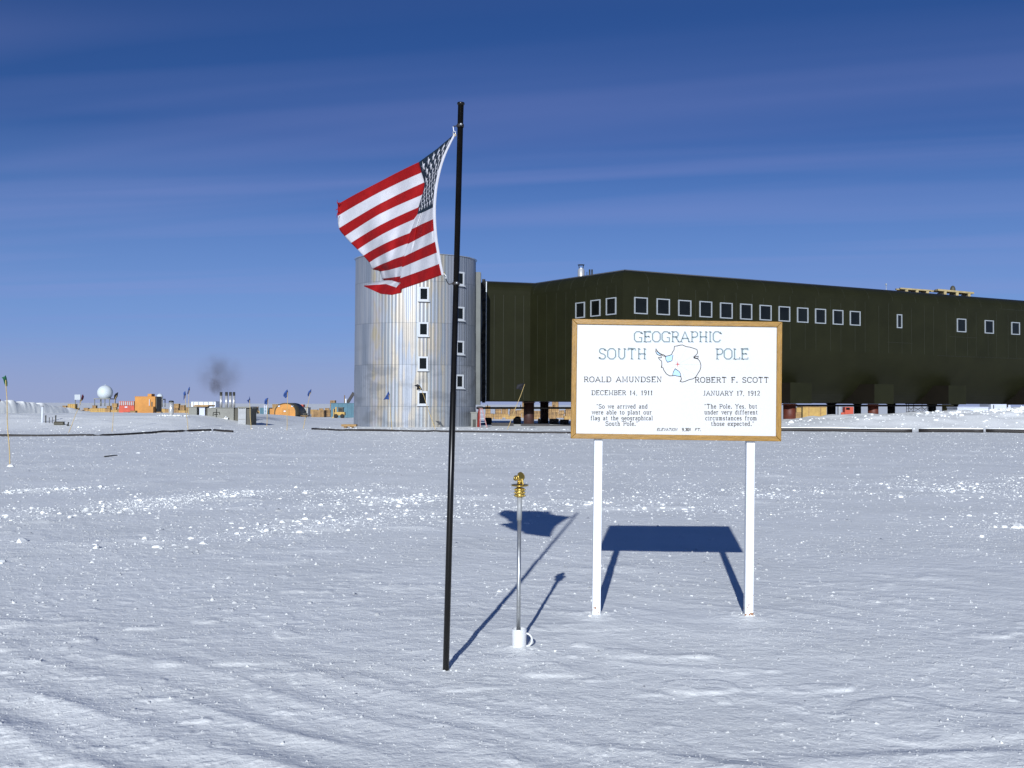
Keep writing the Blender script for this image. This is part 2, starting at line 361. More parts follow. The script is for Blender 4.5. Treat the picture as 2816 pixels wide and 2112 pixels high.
# ------------------------------------------------------------------ the snow
TRK = [[(-60, 1434), (300, 1402), (620, 1364), (820, 1352), (1000, 1342), (1140, 1358)], [(-60, 1522), (250, 1505), (560, 1482), (745, 1456), (1000, 1432), (1180, 1425)],
       [(-60, 1408), (200, 1398), (420, 1382)], [(1150, 1420), (1450, 1400), (1700, 1385), (2000, 1372), (2400, 1352), (2870, 1318)], [(1990, 1400), (2300, 1420), (2870, 1442)],
       [(2090, 1372), (2400, 1362), (2870, 1356)], [(-60, 1352), (250, 1346)], [(900, 1395), (1050, 1378), (1260, 1368)]]
TRKP = [[G(*q) for q in t_] for t_ in TRK]
def track_mask(x, y, wid):
    best = np.full(np.shape(x), 1e9)
    for t_ in TRKP:
        for a, b in zip(t_[:-1], t_[1:]):
            ab = b - a; l2 = ab.x ** 2 + ab.y ** 2
            u = np.clip(((x - a.x) * ab.x + (y - a.y) * ab.y) / l2, 0, 1)
            best = np.minimum(best, (x - a.x - u * ab.x) ** 2 + (y - a.y - u * ab.y) ** 2)
    return np.exp(-best / wid ** 2)

ys = [-600, -250, -120, -60, -30, -15, -8, -4, -1.5, 0, 1, 1.8, 2.4, 2.9, 3.3]
y = 3.5
while y < 100:
    ys.append(y); y += min(max(0.75 * y * y / (1.65 * 1024), 0.006), 0.16 if y < 66 else (.3 if y < 92 else .6))
while y < 9000: ys.append(y); y *= 1.05
ys = np.array(ys)
tin = np.linspace(-1, 1, 860); tout = 1 + np.geomspace(0.02, 40, 26)
ts = np.concatenate([-tout[::-1], tin, tout])
W = np.where(ys > 3.3, 0.56 * np.abs(ys) + 1.3, 3.2 + 0.3 * np.abs(ys))
Xg = W[:, None] * ts[None, :]; Yg = np.repeat(ys[:, None], len(ts), 1)
spx = np.gradient(ts)[None, :] * W[:, None]; spy = np.gradient(ys)[:, None]
Zg = terrain(Xg, Yg)
tm = track_mask(Xg, Yg, 0.85) * (Yg > 3)
rotx, roty = Xg * .995 + Yg * .10, -Xg * .10 + Yg * .995
for lam, amp, st, sd, tk in ((9.0, .035, 1.5, 21, 0), (2.6, .015, 1.5, 22, .3), (.95, .0065, 1.3, 23, .8), (.36, .0020, 1.1, 24, 1.6), (.14, .0010, 1.0, 25, 1.8), (.055, .0006, 1.0, 26, 1.8), (.024, .0004, 1.0, 27, 1.2)):
    fade = sst(1.2, 3.2, lam / np.maximum(spy, spx * .7))
    if fade.max() <= 0: continue
    n_ = vnoise(rotx / (lam * st), roty / lam, sd)
    if lam < 1: n_ = np.where(n_ > 0, n_ ** 1.0, n_ * .55)            # scoured flats with little ridges standing out
    near = (.15 + .85 * sst(9, 22, Yg)) if lam > 2 else 1.0            # trodden flat round the pole
    Zg += amp * fade * near * n_ * (1 + tk * tm)
for lam, st, hgt, thr, sd in ((.85, 1.7, .026, .52, 50), (.42, 1.6, .016, .50, 51), (.20, 1.4, .011, .46, 52), (.10, 1.2, .0065, .42, 53), (.05, 1.0, .0038, .40, 54)):   # scattered wind-cut plates
    fade = sst(1.2, 3.0, lam / np.maximum(spy, spx * .7)); gate = sst(-.25, .5, vnoise(Xg * .55, Yg * .55, sd + 20) + .35 * vnoise(Xg * 1.9, Yg * 1.9, sd + 40) + 1.5 * tm)
    n_ = vnoise(rotx / (lam * st) + .6 * vnoise(rotx / lam * .5, roty / lam * .5, sd + 60), roty / lam, sd)
    Zg += 1.35 * hgt * fade * gate * sst(thr, thr + .28, n_) * (.5 + .5 * vnoise(Xg / lam * 1.7, Yg / lam * 1.7, sd + 70))
# long soft wind ripples, running slantwise over the foreground
rx_, ry_ = Xg * .80 - Yg * .60, Xg * .60 + Yg * .80
gate = sst(-.35, .45, vnoise(Xg * .33, Yg * .33, 91)) * (Yg > 2)
for lam, amp, sd in ((.50, .0078, 92), (.27, .0038, 93)):
    fade = sst(1.2, 3.0, lam / np.maximum(spy, spx * .7)); n_ = vnoise(rx_ / (lam * 4.2) + .8 * vnoise(Xg, Yg, sd + 5), ry_ / lam + .5 * vnoise(Xg * 1.3, Yg * 1.3, sd + 6), sd)
    Zg += amp * fade * gate * (1 - np.abs(n_)) ** 2.2
# grouser marks of a vehicle crossing the near left corner
mask = np.exp(-((Xg + 2.6) / 2.2) ** 2 - ((Yg - 4.9) / 1.5) ** 2) * (Yg > 3)
ph = (Xg * .60 + Yg * .80 + .10 * vnoise(Xg * 1.1, Yg * 1.1, 31)) * 2 * math.pi / .42
Zg += mask * (.011 * np.sin(ph) + .008 * np.maximum(0, np.sin(ph)) ** 4) * (.7 + .6 * vnoise(Xg * 2, Yg * 2, 32))
for qx, qy, rad, hgt in ((1226, 1841, .10, .008), (1425, 1789, .16, .012), (1639, 1694, .17, .016), (2052, 1694, .19, .018)):   # snow packed round whatever is planted in it
    q = G(qx, qy); d2 = (Xg - q.x) ** 2 + (Yg - q.y) ** 2; near = d2 < .4
    Zg[near] += (hgt * np.exp(-d2[near] / rad ** 2) * (.55 + .9 * np.abs(vnoise(Xg[near] / .045, Yg[near] / .045, 121)) + .5 * vnoise(Xg[near] / .11, Yg[near] / .11, 122)))
nr, nc = Xg.shape
me = bpy.data.meshes.new('snow_ground')
me.vertices.add(nr * nc); me.vertices.foreach_set('co', np.stack([Xg, Yg, Zg], -1).astype(np.float32).ravel())
ii = (np.arange(nr - 1)[:, None] * nc + np.arange(nc - 1)[None, :]).ravel()
quads = np.stack([ii, ii + 1, ii + nc + 1, ii + nc], -1).astype(np.int32)
me.loops.add(quads.size); me.loops.foreach_set('vertex_index', quads.ravel())
me.polygons.add(len(quads)); me.polygons.foreach_set('loop_start', np.arange(0, quads.size, 4, dtype=np.int32))
me.polygons.foreach_set('use_smooth', np.ones(len(quads), bool))
me.materials.append(M['snow']); me.update(calc_edges=True)
go = bpy.data.objects.new('snow_ground', me); COL.objects.link(go)
tag(go, 'wind packed white snow covering the ground to the horizon', None, None, 'structure')

def hz(x, y):
    """height of the finished snow surface, small relief included"""
    x = np.asarray(x, float); y = np.asarray(y, float)
    j = np.clip(np.searchsorted(ys, y) - 1, 0, len(ys) - 2); fy = np.clip((y - ys[j]) / (ys[j + 1] - ys[j]), 0, 1)
    def row(k):
        t = x / W[k]; i = np.clip(np.searchsorted(ts, t) - 1, 0, len(ts) - 2); fx = np.clip((t - ts[i]) / (ts[i + 1] - ts[i]), 0, 1)
        return Zg[k, i] * (1 - fx) + Zg[k, i + 1] * fx
    return row(j) * (1 - fy) + row(j + 1) * fy
def gz(x, y): return float(hz(x, y))

# flecks: low wind-cut shards of crust lying all over the surface, one object
fx_, fy_, fs_l = [], [], []
for s_, dens, y0, y1 in ((.0045, 900, 4.2, 7.5), (.008, 200, 4.2, 14.5), (.015, 34, 5, 30), (.027, 10, 8, 66), (.045, 1.5, 14, 66)):
    A_ = .58 * (y1 ** 2 - y0 ** 2); n_ = int(A_ * dens); yy = np.sqrt(rng.uniform(y0 ** 2, y1 ** 2, n_)); xx = rng.uniform(-.58, .58, n_) * yy
    g_ = .52 + .75 * vnoise(xx * .5, yy * .5, 111) + .45 * vnoise(xx * 2.2, yy * 2.2, 112) + .55 * track_mask(xx, yy, 1.6)
    k = rng.uniform(0, 1, n_) < g_; fx_.append(xx[k]); fy_.append(yy[k]); fs_l.append(s_ * rng.uniform(.55, 1.35, k.sum()))
xx, yy, sz = np.concatenate(fx_), np.concatenate(fy_), np.concatenate(fs_l); n_ = len(xx)
an = rng.normal(0, .35, n_); asp = rng.uniform(.8, 2.2, n_); hh = sz * rng.uniform(.35, .8, n_)
cnr = np.array([(-.5, -.5), (.5, -.5), (.5, .5), (-.5, .5)])[None] * rng.uniform(.6, 1.2, (n_, 4, 1)); lx, ly = cnr[:, :, 0] * (sz * asp)[:, None], cnr[:, :, 1] * sz[:, None]
ca, sn = np.cos(an)[:, None], np.sin(an)[:, None]; zb = hz(xx, yy)
VX = np.empty((n_, 5, 3)); VX[:, :4, 0] = xx[:, None] + lx * ca - ly * sn; VX[:, :4, 1] = yy[:, None] + lx * sn + ly * ca; VX[:, :4, 2] = (zb - sz * .15)[:, None]
VX[:, 4, 0] = xx + rng.normal(0, .2, n_) * sz; VX[:, 4, 1] = yy + rng.normal(.1, .2, n_) * sz; VX[:, 4, 2] = zb + hh
tri = (np.arange(n_)[:, None, None] * 5 + np.array([(0, 1, 4), (1, 2, 4), (2, 3, 4), (3, 0, 4)])[None]).reshape(-1, 3).astype(np.int32)
me = bpy.data.meshes.new('snow_flecks'); me.vertices.add(n_ * 5); me.vertices.foreach_set('co', VX.astype(np.float32).ravel())
me.loops.add(tri.size); me.loops.foreach_set('vertex_index', tri.ravel()); me.polygons.add(len(tri)); me.polygons.foreach_set('loop_start', np.arange(0, tri.size, 3, dtype=np.int32))
me.materials.append(M['crumb']); me.update(calc_edges=True)
fo = bpy.data.objects.new('snow_flecks', me); COL.objects.link(fo); tag(fo, 'fine wind cut flecks of crusted snow strewn over the surface', None, None, 'stuff')

# loose crumbs and clods of snow
ICO = []
for LV in (1, 2):
    _b = bmesh.new(); bmesh.ops.create_icosphere(_b, subdivisions=LV, radius=1); ICO.append((np.array([v.co[:] for v in _b.verts]), [tuple(v.index for v in f.verts) for f in _b.faces])); _b.free()
def clods(name, spots, label, kind='stuff'):
    V, F, o = [], [], 0
    for k, (x, y_, z, s_) in enumerate(spots):
        ico_v, ico_f = ICO[0 if s_ < .0014 * y_ else 1]
        sc3 = np.array([random.uniform(.7, 1.4), random.uniform(.6, 1.2), random.uniform(.45, .95)]) * s_
        a = random.uniform(0, 6.28); v = ico_v * (1 + rng.uniform(-.35, .35, (len(ico_v), 1)))
        if len(ico_v) > 20:                         # angular chunk: the ball cut by random planes
            q_ = rng.normal(size=(9, 3)); q_ /= np.linalg.norm(q_, axis=1, keepdims=True); dd = rng.uniform(.45, .95, 9)
            den = np.maximum(ico_v @ q_.T, 1e-3); v = ico_v * np.minimum(1.0, (dd / den).min(1))[:, None] * (1 + rng.uniform(-.05, .05, (len(ico_v), 1)))
        v = v * sc3
        v = np.stack([v[:, 0] * math.cos(a) - v[:, 1] * math.sin(a) + x, v[:, 0] * math.sin(a) + v[:, 1] * math.cos(a) + y_, v[:, 2] + z - s_ * .12], -1)
        V.append(v); F += [(p + o, q + o, r_ + o) for p, q, r_ in ico_f]; o += len(ico_v)
    m_ = bpy.data.meshes.new(name); m_.from_pydata(np.concatenate(V).tolist(), [], F); m_.materials.append(M['crumb']); m_.update()
    o = bpy.data.objects.new(name, m_); COL.objects.link(o); return tag(o, label, None, None, kind)
spots = []
for ti, t_ in enumerate(TRKP):
    for a, b in zip(t_[:-1], t_[1:]):
        L_ = (b - a).length; wide = 2.3 if ti in (3, 4, 5) else 1.25; nn = int(L_ * (330 if ti in (3, 4, 5) else 470))
        for _ in range(nn):
            u = random.random(); p = a + (b - a) * u
            x = p.x + random.gauss(0, .42 * wide); y_ = p.y + random.gauss(0, .42 * wide)
            if random.random() < .45 + .7 * float(vnoise(np.array(x * .7), np.array(y_ * .7), 41)) + .5 * float(vnoise(np.array(x * 2.1), np.array(y_ * 2.1), 42)):
                spots.append((x, y_, gz(x, y_), min(.048, random.paretovariate(1.8) * .0036 * (.45 + .055 * y_))))
for _ in range(6000):                                          # thin scatter everywhere
    y_ = 6.5 + 58 * random.random() ** 1.25; x = random.uniform(-.58, .58) * y_
    if abs(x + .42) < .12 and abs(y_ - 6.4) < .3: continue
    spots.append((x, y_, gz(x, y_), min(.004 + .0007 * y_, random.paretovariate(2.2) * (.0008 + .00020 * y_))))
for qx, qy, s_ in ((62, 1492, .10), (625, 1403, .075), (640, 1440, .06), (473, 1409, .07), (560, 1497, .07), (430, 1508, .06), (798, 1362, .05), (850, 1367, .05), (905, 1412, .05),
                   (2099, 1311, .11), (2022, 1321, .07), (2804, 1450, .10), (2790, 1452, .06), (605, 1274, .07), (380, 1246, .08), (97, 1262, .09), (80, 1279, .10), (30, 1284, .09), (1570, 1422, .05)):
    p = G(qx, qy); spots.append((p.x, p.y, p.z, s_))
clods('snow_crumbs', spots, 'loose white snow crumbs scattered along the vehicle tracks')
# ridge of clods beside the cable line and the heap in front of the station
spots = []
for _ in range(480):
    x = random.uniform(-34, 36); y_ = 66.9 + random.gauss(0, .8) + (0.10 * (x - 12) if x > 12 else 0)
    if x < -17: y_ = 58 + random.gauss(0, 1.5)
    spots.append((x, y_, gz(x, y_), min(.09, random.paretovariate(2.5) * .024)))
for _ in range(260):
    x = random.uniform(13, 40); y_ = 72.5 + random.gauss(0, 1.6) + (x - 20) * .1
    spots.append((x, y_, gz(x, y_), min(.2, random.paretovariate(2.2) * .045)))
clods('snow_clods', spots, 'row of white snow clods left along the cable line')
spots = []
for _ in range(420):
    x = 40 - abs(random.gauss(0, 4.2)); y_ = 76.2 + random.gauss(0, 1.6)
    if x > 44: continue
    k = max(0.15, (x - 27) / 12)
    spots.append((x, y_, gz(x, y_) - .08 + random.random() * (.14 + .34 * max(0, (x - 36) / 4)), min(.20 + .24 * max(0, (x - 36) / 5), random.paretovariate(1.9) * .06)))
clods('snow_rubble', spots, 'heap of broken snow blocks ploughed up before the dark station')

# snow bank at far left, cut by a plough
nx, ny = 240, 30
sa = np.linspace(-4.0, 10.6, nx); prof = np.interp(sa, [-4, 0, 3, 5, 6.5, 8, 9.4, 10.6], [.92, .90, .86, .74, .58, .44, .22, 0.0]); V = []
for j in range(ny):
    tt = j / (ny - 1)
    for i, s_ in enumerate(sa):
        a1 = np.array(s_); face = .14 * float(vnoise(a1 * .9, np.array(.3), 61)) + .02 * float(vnoise(a1 * 2.6, np.array(tt * 2.0), 64))
        back = face - (tt ** 2.2) * 5.0; f_h = float(sst(0, .30, np.array(tt))) * (1 - float(sst(.8, 1, np.array(tt))))
        x = -36.0 + .25 * s_ + .968 * back; yy = 72.0 + .968 * s_ - .25 * back
        V.append((x, yy, gz(x, yy) - .05 + prof[i] * f_h * (1 + .10 * float(vnoise(a1 * 1.9, np.array(tt * 3), 62)) + .05 * float(vnoise(a1 * 4.5, np.array(tt * 5), 63)))))
F = [(j * nx + i, j * nx + i + 1, (j + 1) * nx + i + 1, (j + 1) * nx + i) for j in range(ny - 1) for i in range(nx - 1)]
mb = MB(); mb.add(V, F, 0, False); tag(mb.build('snow_bank', 'crumb', origin=(0, 0, 0)), 'ploughed snow bank with a cut face at far left', None, None, 'structure')

# ------------------------------------------------------------------ flagpole
pb, pt = P(1226, 1841, 6.37), P(1267.5, 284, 6.37)
pb.z = gz(pb.x, pb.y)
fp = thing('flagpole', 'slender black metal flagpole leaning slightly, planted in the snow', 'flagpole', pb)
mb = MB(); pd = (pt - pb).normalized()
mb.tube([pb - pd * .3, pb + pd * 1.72, pb + pd * 1.721, pt], [.0195, .0195, .0182, .0182], 24); mb.build('shaft', 'black_paint', fp)
mb = MB(); mb.lathe(pt, [(0, .004), (.022, .004), (.0235, 0), (.0235, -.008), (.0185, -.012)], 24, axis=pd); mb.build('cap', 'black_paint', fp)
def on_pole(pyy):
    q = P(1226 + (1267.5 - 1226) * (1841 - pyy) / (1841 - 284), pyy, 6.37); return q
clamps = []
for pyy in (346, 780):
    c = on_pole(pyy); mb = MB()
    mb.lathe(c, [(.0185, -.011), (.0225, -.009), (.0225, .009), (.0185, .011)], 20, axis=pd)
    mb.tube([c + Vector((.004, -.024, 0)), c + Vector((.006, -.036, 0))], .0075, 8); mb.tube([c + Vector((-.02, 0, 0)), c + Vector((-.045, 0, -.004))], .0035, 8)
    b_ = mb.build('clamp', 'dark_steel', fp); mb = MB(); mb.ball(c + Vector((.006, -.038, 0)), .0085, 10, 6); mb.build('bolt_head', 'steel', b_); clamps.append(c + Vector((-.045, 0, -.004)))

# ------------------------------------------------------------------ flag
def Cc(cx, cy, Y): return P(880 + cx * .34954, 260 + cy * .34954, Y)
H_ = [(1050, 318), (1010, 395), (975, 470), (945, 553), (922, 640), (905, 725), (896, 806), (891, 888), (892, 980), (898, 1070), (907, 1158), (922, 1243), (938, 1332), (958, 1420)]
Q_ = [(925, 425), (906, 498), (900, 578), (882, 645), (862, 720), (846, 788), (835, 850), (828, 920), (808, 1017), (795, 1122), (786, 1214), (785, 1300), (787, 1390), (800, 1478)]
A_ = [(780, 530), (800, 612), (822, 690), (818, 738), (803, 800), (787, 850), (776, 895), (765, 945), (722, 1060), (690, 1178), (660, 1275), (645, 1360), (633, 1445), (632, 1535)]
N_ = [(778, 534), (806, 618), (832, 700), (838, 760), (824, 830), (806, 890), (796, 945), (786, 1000), (748, 1110), (714, 1222), (684, 1310), (668, 1390), (655, 1462), (640, 1560)]
B_ = [(776, 532), (798, 614), (818, 692), (797, 793), (770, 890), (740, 982), (706, 1090), (690, 1172), (656, 1272), (645, 1352), (632, 1430), (627, 1482), (600, 1518), (566, 1577)]
M_ = [(470, 686), (470, 768), (475, 858), (470, 940), (480, 1025), (490, 1100), (500, 1178), (515, 1248), (525, 1320), (545, 1380), (560, 1440), (566, 1463), (520, 1492), (478, 1568)]
F_ = [(140, 862), (141, 955), (150, 1052), (195, 1115), (244, 1168), (296, 1220), (341, 1268), (388, 1322), (412, 1372), (472, 1392), (489, 1448), (505, 1462), (352, 1503), (345, 1507)]
colsS = [0.0, .2, .40, .43, .46, .73, 1.0]; colsY = [6.37, 6.58, 6.80, 7.02, 7.06, 7.32, 7.62]; colsP = [H_, Q_, A_, N_, B_, M_, F_]
def flag_px(s, t):
    k = min(int(t), 12); ft = t - k
    def cr(p, i, f, d):
        g = lambda j: p[max(0, min(13, j))][d]
        a, b, c, e = g(i - 1), g(i), g(i + 1), g(i + 2)
        return .5 * (2 * b + (c - a) * f + (2 * a - 5 * b + 4 * c - e) * f * f + (3 * b - a - 3 * c + e) * f ** 3)
    def at_(p): return ((cr(p, k, ft, 0), cr(p, k, ft, 1)) if t < 8.9 else (p[k][0] + (p[k + 1][0] - p[k][0]) * ft, p[k][1] + (p[k + 1][1] - p[k][1]) * ft))
    j = max(0, min(5, sum(1 for v in colsS[1:-1] if s >= v)))
    f = (s - colsS[j]) / (colsS[j + 1] - colsS[j]); a, b = at_(colsP[j]), at_(colsP[j + 1])
    sag = 14 * math.sin(math.pi * f) if j >= 4 else 0
    Y = colsY[j] + (colsY[j + 1] - colsY[j]) * f
    Y += .022 * math.sin(s * 21 + t * .35) * (s > .46) * min(1, (s - .46) * 8) + .012 * math.sin(s * 34 - t * 1.1 + 1) * (s > .02) + .035 * math.sin(t * .55 + .6) * (s > .3)
    if t > 11 and s > .45: Y -= .10 * (t - 11) / 2 * (s - .45) * 2
    return (a[0] + (b[0] - a[0]) * f, a[1] + (b[1] - a[1]) * f + sag * (-.25 if t < 9 else 0), Y)
flag = thing('flag', 'red and white striped flag with white stars on navy, flying from the black pole', 'flag', Cc(1050, 318, 6.37))
ss = sorted(set([round(v, 4) for v in np.linspace(0, 1, 101)] + colsS)); NT = 13 * 8
mb = MB(); vs_ = []; fs_ = []
tvals = [k / 8 for k in range(NT + 1)]
for t in tvals:
    for s in ss: vs_.append(Cc(*flag_px(s, t)))
ns = len(ss); mb.v = [tuple(v) for v in vs_]
for i in range(NT):
    for j in range(ns - 1):
        sm_, tm_ = (ss[j] + ss[j + 1]) / 2, (tvals[i] + tvals[i + 1]) / 2
        mb.f.append((i * ns + j, i * ns + j + 1, (i + 1) * ns + j + 1, (i + 1) * ns + j))
        mb.m.append(2 if (sm_ < .4 and tm_ < 7) else (0 if int(tm_) % 2 == 0 else 1)); mb.sm.append(True)
# embroidered stars, both sides
for row in range(9):
    for c_ in range(6 if row % 2 == 0 else 5):
        s0 = .4 * (c_ * 2 + (1 if row % 2 == 0 else 2)) / 12; t0 = 7 * (row + 1) / 10
        ring = []
        for k in range(10):
            rr = (1.0 if k % 2 == 0 else .42); a = -math.pi / 2 + k * math.pi / 5
            ring.append(flag_px(max(0, min(.3999, s0 + .023 * rr * math.cos(a))), max(0, t0 + .46 * rr * math.sin(a))))
        ce = flag_px(s0, t0)
        for off in (-.005, .005):
            pts = [Cc(x, y_, Y + off) for x, y_, Y in [ce] + ring]
            mb.add(pts, [(0, 1 + k, 1 + (k + 1) % 10) for k in range(10)], 1, True)
cl = mb.build('cloth', ['flag_red', 'flag_white', 'flag_blue'], flag)
sol = cl.modifiers.new('cloth', 'SOLIDIFY'); sol.thickness = .0025; sol.offset = 0
mb = MB(); vs_ = []
for k in range(53):
    t = 13 * k / 52; x, y_, Y = flag_px(0, t)
    vs_ += [Cc(x - 2, y_, Y - .004), Cc(x + 17 + 4 * math.sin(math.pi * t / 13), y_ - 4, Y - .006), Cc(x + 17 + 4 * math.sin(math.pi * t / 13), y_ - 4, Y + .004), Cc(x - 2, y_, Y + .004)]
fs_ = []
for k in range(52):
    for a in range(4): fs_.append((k * 4 + a, k * 4 + (a + 1) % 4, k * 4 + 4 + (a + 1) % 4, k * 4 + 4 + a))
mb.add(vs_, fs_, 0, True); mb.build('hoist_band', 'flag_white', flag)
mb = MB()
for a_, b_, c_ in (((141, 862), (134, 846), (137, 828)), ((142, 860), (142, 850), (150, 852)), ((140, 900), (128, 905), (122, 912)), ((140, 930), (134, 950), (133, 972)), ((146, 858), (152, 850), (163, 853))):
    mb.tube([Cc(*a_, 7.62), Cc(*b_, 7.625), Cc(*c_, 7.62)], [.0035, .0025, .001], 6)
mb.build('frayed_edge', 'flag_red', flag)
for (x, y_), cpt in (((1060, 318), clamps[0]), ((970, 1408), clamps[1])):
    a = Cc(x, y_, 6.37); mb = MB(); mid = a + (cpt - a) * .45
    mb.lathe(a, [(.006, -.002), (.010, -.002), (.010, .002), (.006, .002), (.006, -.002)], 14, axis=(0, 1, 0))
    mb.build('grommet', 'brass', flag)
    mb = MB(); d = (mid - a).normalized(); n_ = Vector((-d.z, 0, d.x)) * .008
    mb.tube([a, a + (mid - a) * .3 + n_, a + (mid - a) * .8 + n_, mid, a + (mid - a) * .8 - n_, a + (mid - a) * .3 - n_, a], .0024, 6, cap=False)
    hk = mb.build('snap_hook', 'steel', flag)
    mb = MB(); pr = [mid + (cpt - mid) * q + Vector((0, 0, -.006 * math.sin(math.pi * q))) for q in np.linspace(0, 1, 8)]
    mb.tube(pr, .0028, 6); mb.build('cord', 'rubber' if y_ > 900 else 'white_paint', flag)

# ------------------------------------------------------------------ signboard
YS = 7.98
tl, tr, bl, br = P(1574, 877, YS), P(2151, 885.5, YS), P(1569, 1206, YS), P(2147, 1213.5, YS)
cen = (tl + tr + bl + br) / 4; ex = ((tr - tl) + (br - bl)).normalized(); ez = Vector((-ex.z, 0, ex.x)); ey = Vector((0, 1, 0))
Wf, Hf = ((tr - tl).length + (br - bl).length) / 2, ((tl - bl).length + (tr - br).length) / 2
FW = .040
sg = thing('signboard', 'white framed signboard with geographic south pole lettering on two white posts', 'sign', Vector((cen.x, YS + .03, 0)))
def S(u, v, d=0.0): return cen + ex * u + ez * v + ey * d
mb = MB(); mb.obox(S(0, 0, .012), ex * (Wf / 2 - FW + .004), ey * .008, ez * (Hf / 2 - FW + .004)); mb.build('board', 'board', sg)
a, b_, c_, d_ = Wf / 2, Hf / 2, Wf / 2 - FW, Hf / 2 - FW
fr = None
def frame_piece(q0, q1, q2, q3, mname):
    mb = MB(); pts = [S(*q, -.012) for q in (q0, q1, q2, q3)] + [S(*q, .028) for q in (q0, q1, q2, q3)]
    mb.add(pts, [(0, 1, 2, 3), (7, 6, 5, 4), (0, 4, 5, 1), (1, 5, 6, 2), (2, 6, 7, 3), (3, 7, 4, 0)], 0)
    return mb.build('frame_rail', mname, sg, bevel=.003)
g = .0006
frame_piece((-a, b_), (a, b_), (c_ - g, d_ ), (-c_ + g, d_), 'oak'); frame_piece((-a, -b_), (a, -b_), (c_ - g, -d_), (-c_ + g, -d_), 'oak')
frame_piece((-a, b_ - 2 * g), (-c_, d_ - 2 * g), (-c_, -d_ + 2 * g), (-a, -b_ + 2 * g), 'oak_upright'); frame_piece((a, b_ - 2 * g), (c_, d_ - 2 * g), (c_, -d_ + 2 * g), (a, -b_ + 2 * g), 'oak_upright')
for pxl in (1639.5, 2052):
    q = G(pxl, 1694); u = (q - cen).dot(ex) + .004; foot = -Hf / 2 - 1.5
    mb = MB(); vb = (gz(q.x, YS) - .15 - cen.z)
    mb.obox(S(u - (.010 if u < 0 else -.000), (vb + Hf / 2 - .15) / 2, .062), ex * .0325, ey * .031, ez * ((Hf / 2 - .15 - vb) / 2)); mb.build('post', 'post_paint', sg, bevel=.004)
def BD(cx, cy):
    u = (cx - (163 - 15 * (cy - 110) / 1038)) / 1897; v = (cy - (110 + 25 * (cx - 163) / 1897)) / 1040
    return (u - .5) * 2 * c_, (.5 - v) * 2 * d_

# a small serif stroke alphabet: strokes as point lists, serif points after '|'
GL = {}
def glyph(ch, w_, strokes, serifs=()): GL[ch] = (w_, [[tuple(p) for p in s] for s in strokes], serifs)
oct_ = lambda w_, h=1.0, y0=0.0, c=.22: [(c, y0), (w_ - c, y0), (w_, y0 + c), (w_, y0 + h - c), (w_ - c, y0 + h), (c, y0 + h), (0, y0 + h - c), (0, y0 + c), (c, y0)]
glyph('A', .82, [[(0, 0), (.41, 1), (.82, 0)], [(.14, .34), (.68, .34)]], ((0, 0), (.82, 0)))
glyph('B', .66, [[(.1, 0), (.1, 1), (.48, 1), (.62, .88), (.62, .66), (.48, .54), (.1, .54)], [(.48, .54), (.66, .40), (.66, .14), (.5, 0), (.1, 0)]], ((.05, 0), (.05, 1)))
glyph('C', .72, [[(.72, .80), (.52, 1), (.2, 1), (0, .78), (0, .22), (.2, 0), (.52, 0), (.72, .20)], [(.72, .80), (.72, 1)]])
glyph('D', .76, [[(.1, 0), (.1, 1), (.52, 1), (.76, .76), (.76, .24), (.52, 0), (.1, 0)]], ((.05, 0), (.05, 1)))
glyph('E', .66, [[(.66, .86), (.66, 1), (.1, 1), (.1, 0), (.66, 0), (.66, .16)], [(.1, .52), (.46, .52)], [(.46, .44), (.46, .60)]], ((.05, 0), (.05, 1)))
glyph('F', .62, [[(.62, .86), (.62, 1), (.1, 1), (.1, 0)], [(.1, .52), (.46, .52)], [(.46, .44), (.46, .60)]], ((.1, 0), (.05, 1)))
glyph('G', .76, [[(.72, .80), (.52, 1), (.2, 1), (0, .78), (0, .22), (.2, 0), (.72, 0), (.72, .42), (.46, .42)], [(.72, .8), (.72, 1)]])
glyph('H', .76, [[(.1, 0), (.1, 1)], [(.66, 0), (.66, 1)], [(.1, .5), (.66, .5)]], ((.1, 0), (.1, 1), (.66, 0), (.66, 1)))
glyph('I', .24, [[(.12, 0), (.12, 1)]], ((.12, 0), (.12, 1)))
glyph('J', .42, [[(.30, 1), (.30, .14), (.18, 0), (.02, .06)]], ((.30, 1),))
glyph('L', .60, [[(.1, 1), (.1, 0), (.60, 0), (.60, .2)]], ((.1, 1), (.05, 0)))
glyph('M', .94, [[(.1, 0), (.1, 1), (.47, .15), (.84, 1), (.84, 0)]], ((.1, 0), (.08, 1), (.84, 0), (.86, 1)))
glyph('N', .80, [[(.1, 0), (.1, 1), (.70, 0), (.70, 1)]], ((.1, 0), (.06, 1), (.70, 1)))
glyph('O', .76, [oct_(.76)])
glyph('P', .64, [[(.1, 0), (.1, 1), (.48, 1), (.64, .86), (.64, .60), (.48, .46), (.1, .46)]], ((.1, 0), (.05, 1)))
glyph('R', .72, [[(.1, 0), (.1, 1), (.48, 1), (.64, .86), (.64, .62), (.48, .50), (.1, .50)], [(.38, .5), (.70, 0)]], ((.1, 0), (.05, 1), (.70, 0)))
glyph('S', .60, [[(.56, .82), (.42, 1), (.16, 1), (.02, .86), (.02, .68), (.16, .54), (.44, .46), (.58, .32), (.58, .14), (.44, 0), (.14, 0), (0, .18)], [(.56, .82), (.56, 1)], [(0, 0), (0, .18)]])
glyph('T', .74, [[(.02, .82), (.02, 1), (.72, 1), (.72, .82)], [(.37, 0), (.37, 1)]], ((.37, 0),))
glyph('U', .76, [[(.1, 1), (.1, .2), (.28, 0), (.48, 0), (.66, .2), (.66, 1)]], ((.1, 1), (.66, 1)))
glyph('V', .78, [[(.02, 1), (.39, 0), (.76, 1)]], ((.04, 1), (.74, 1)))
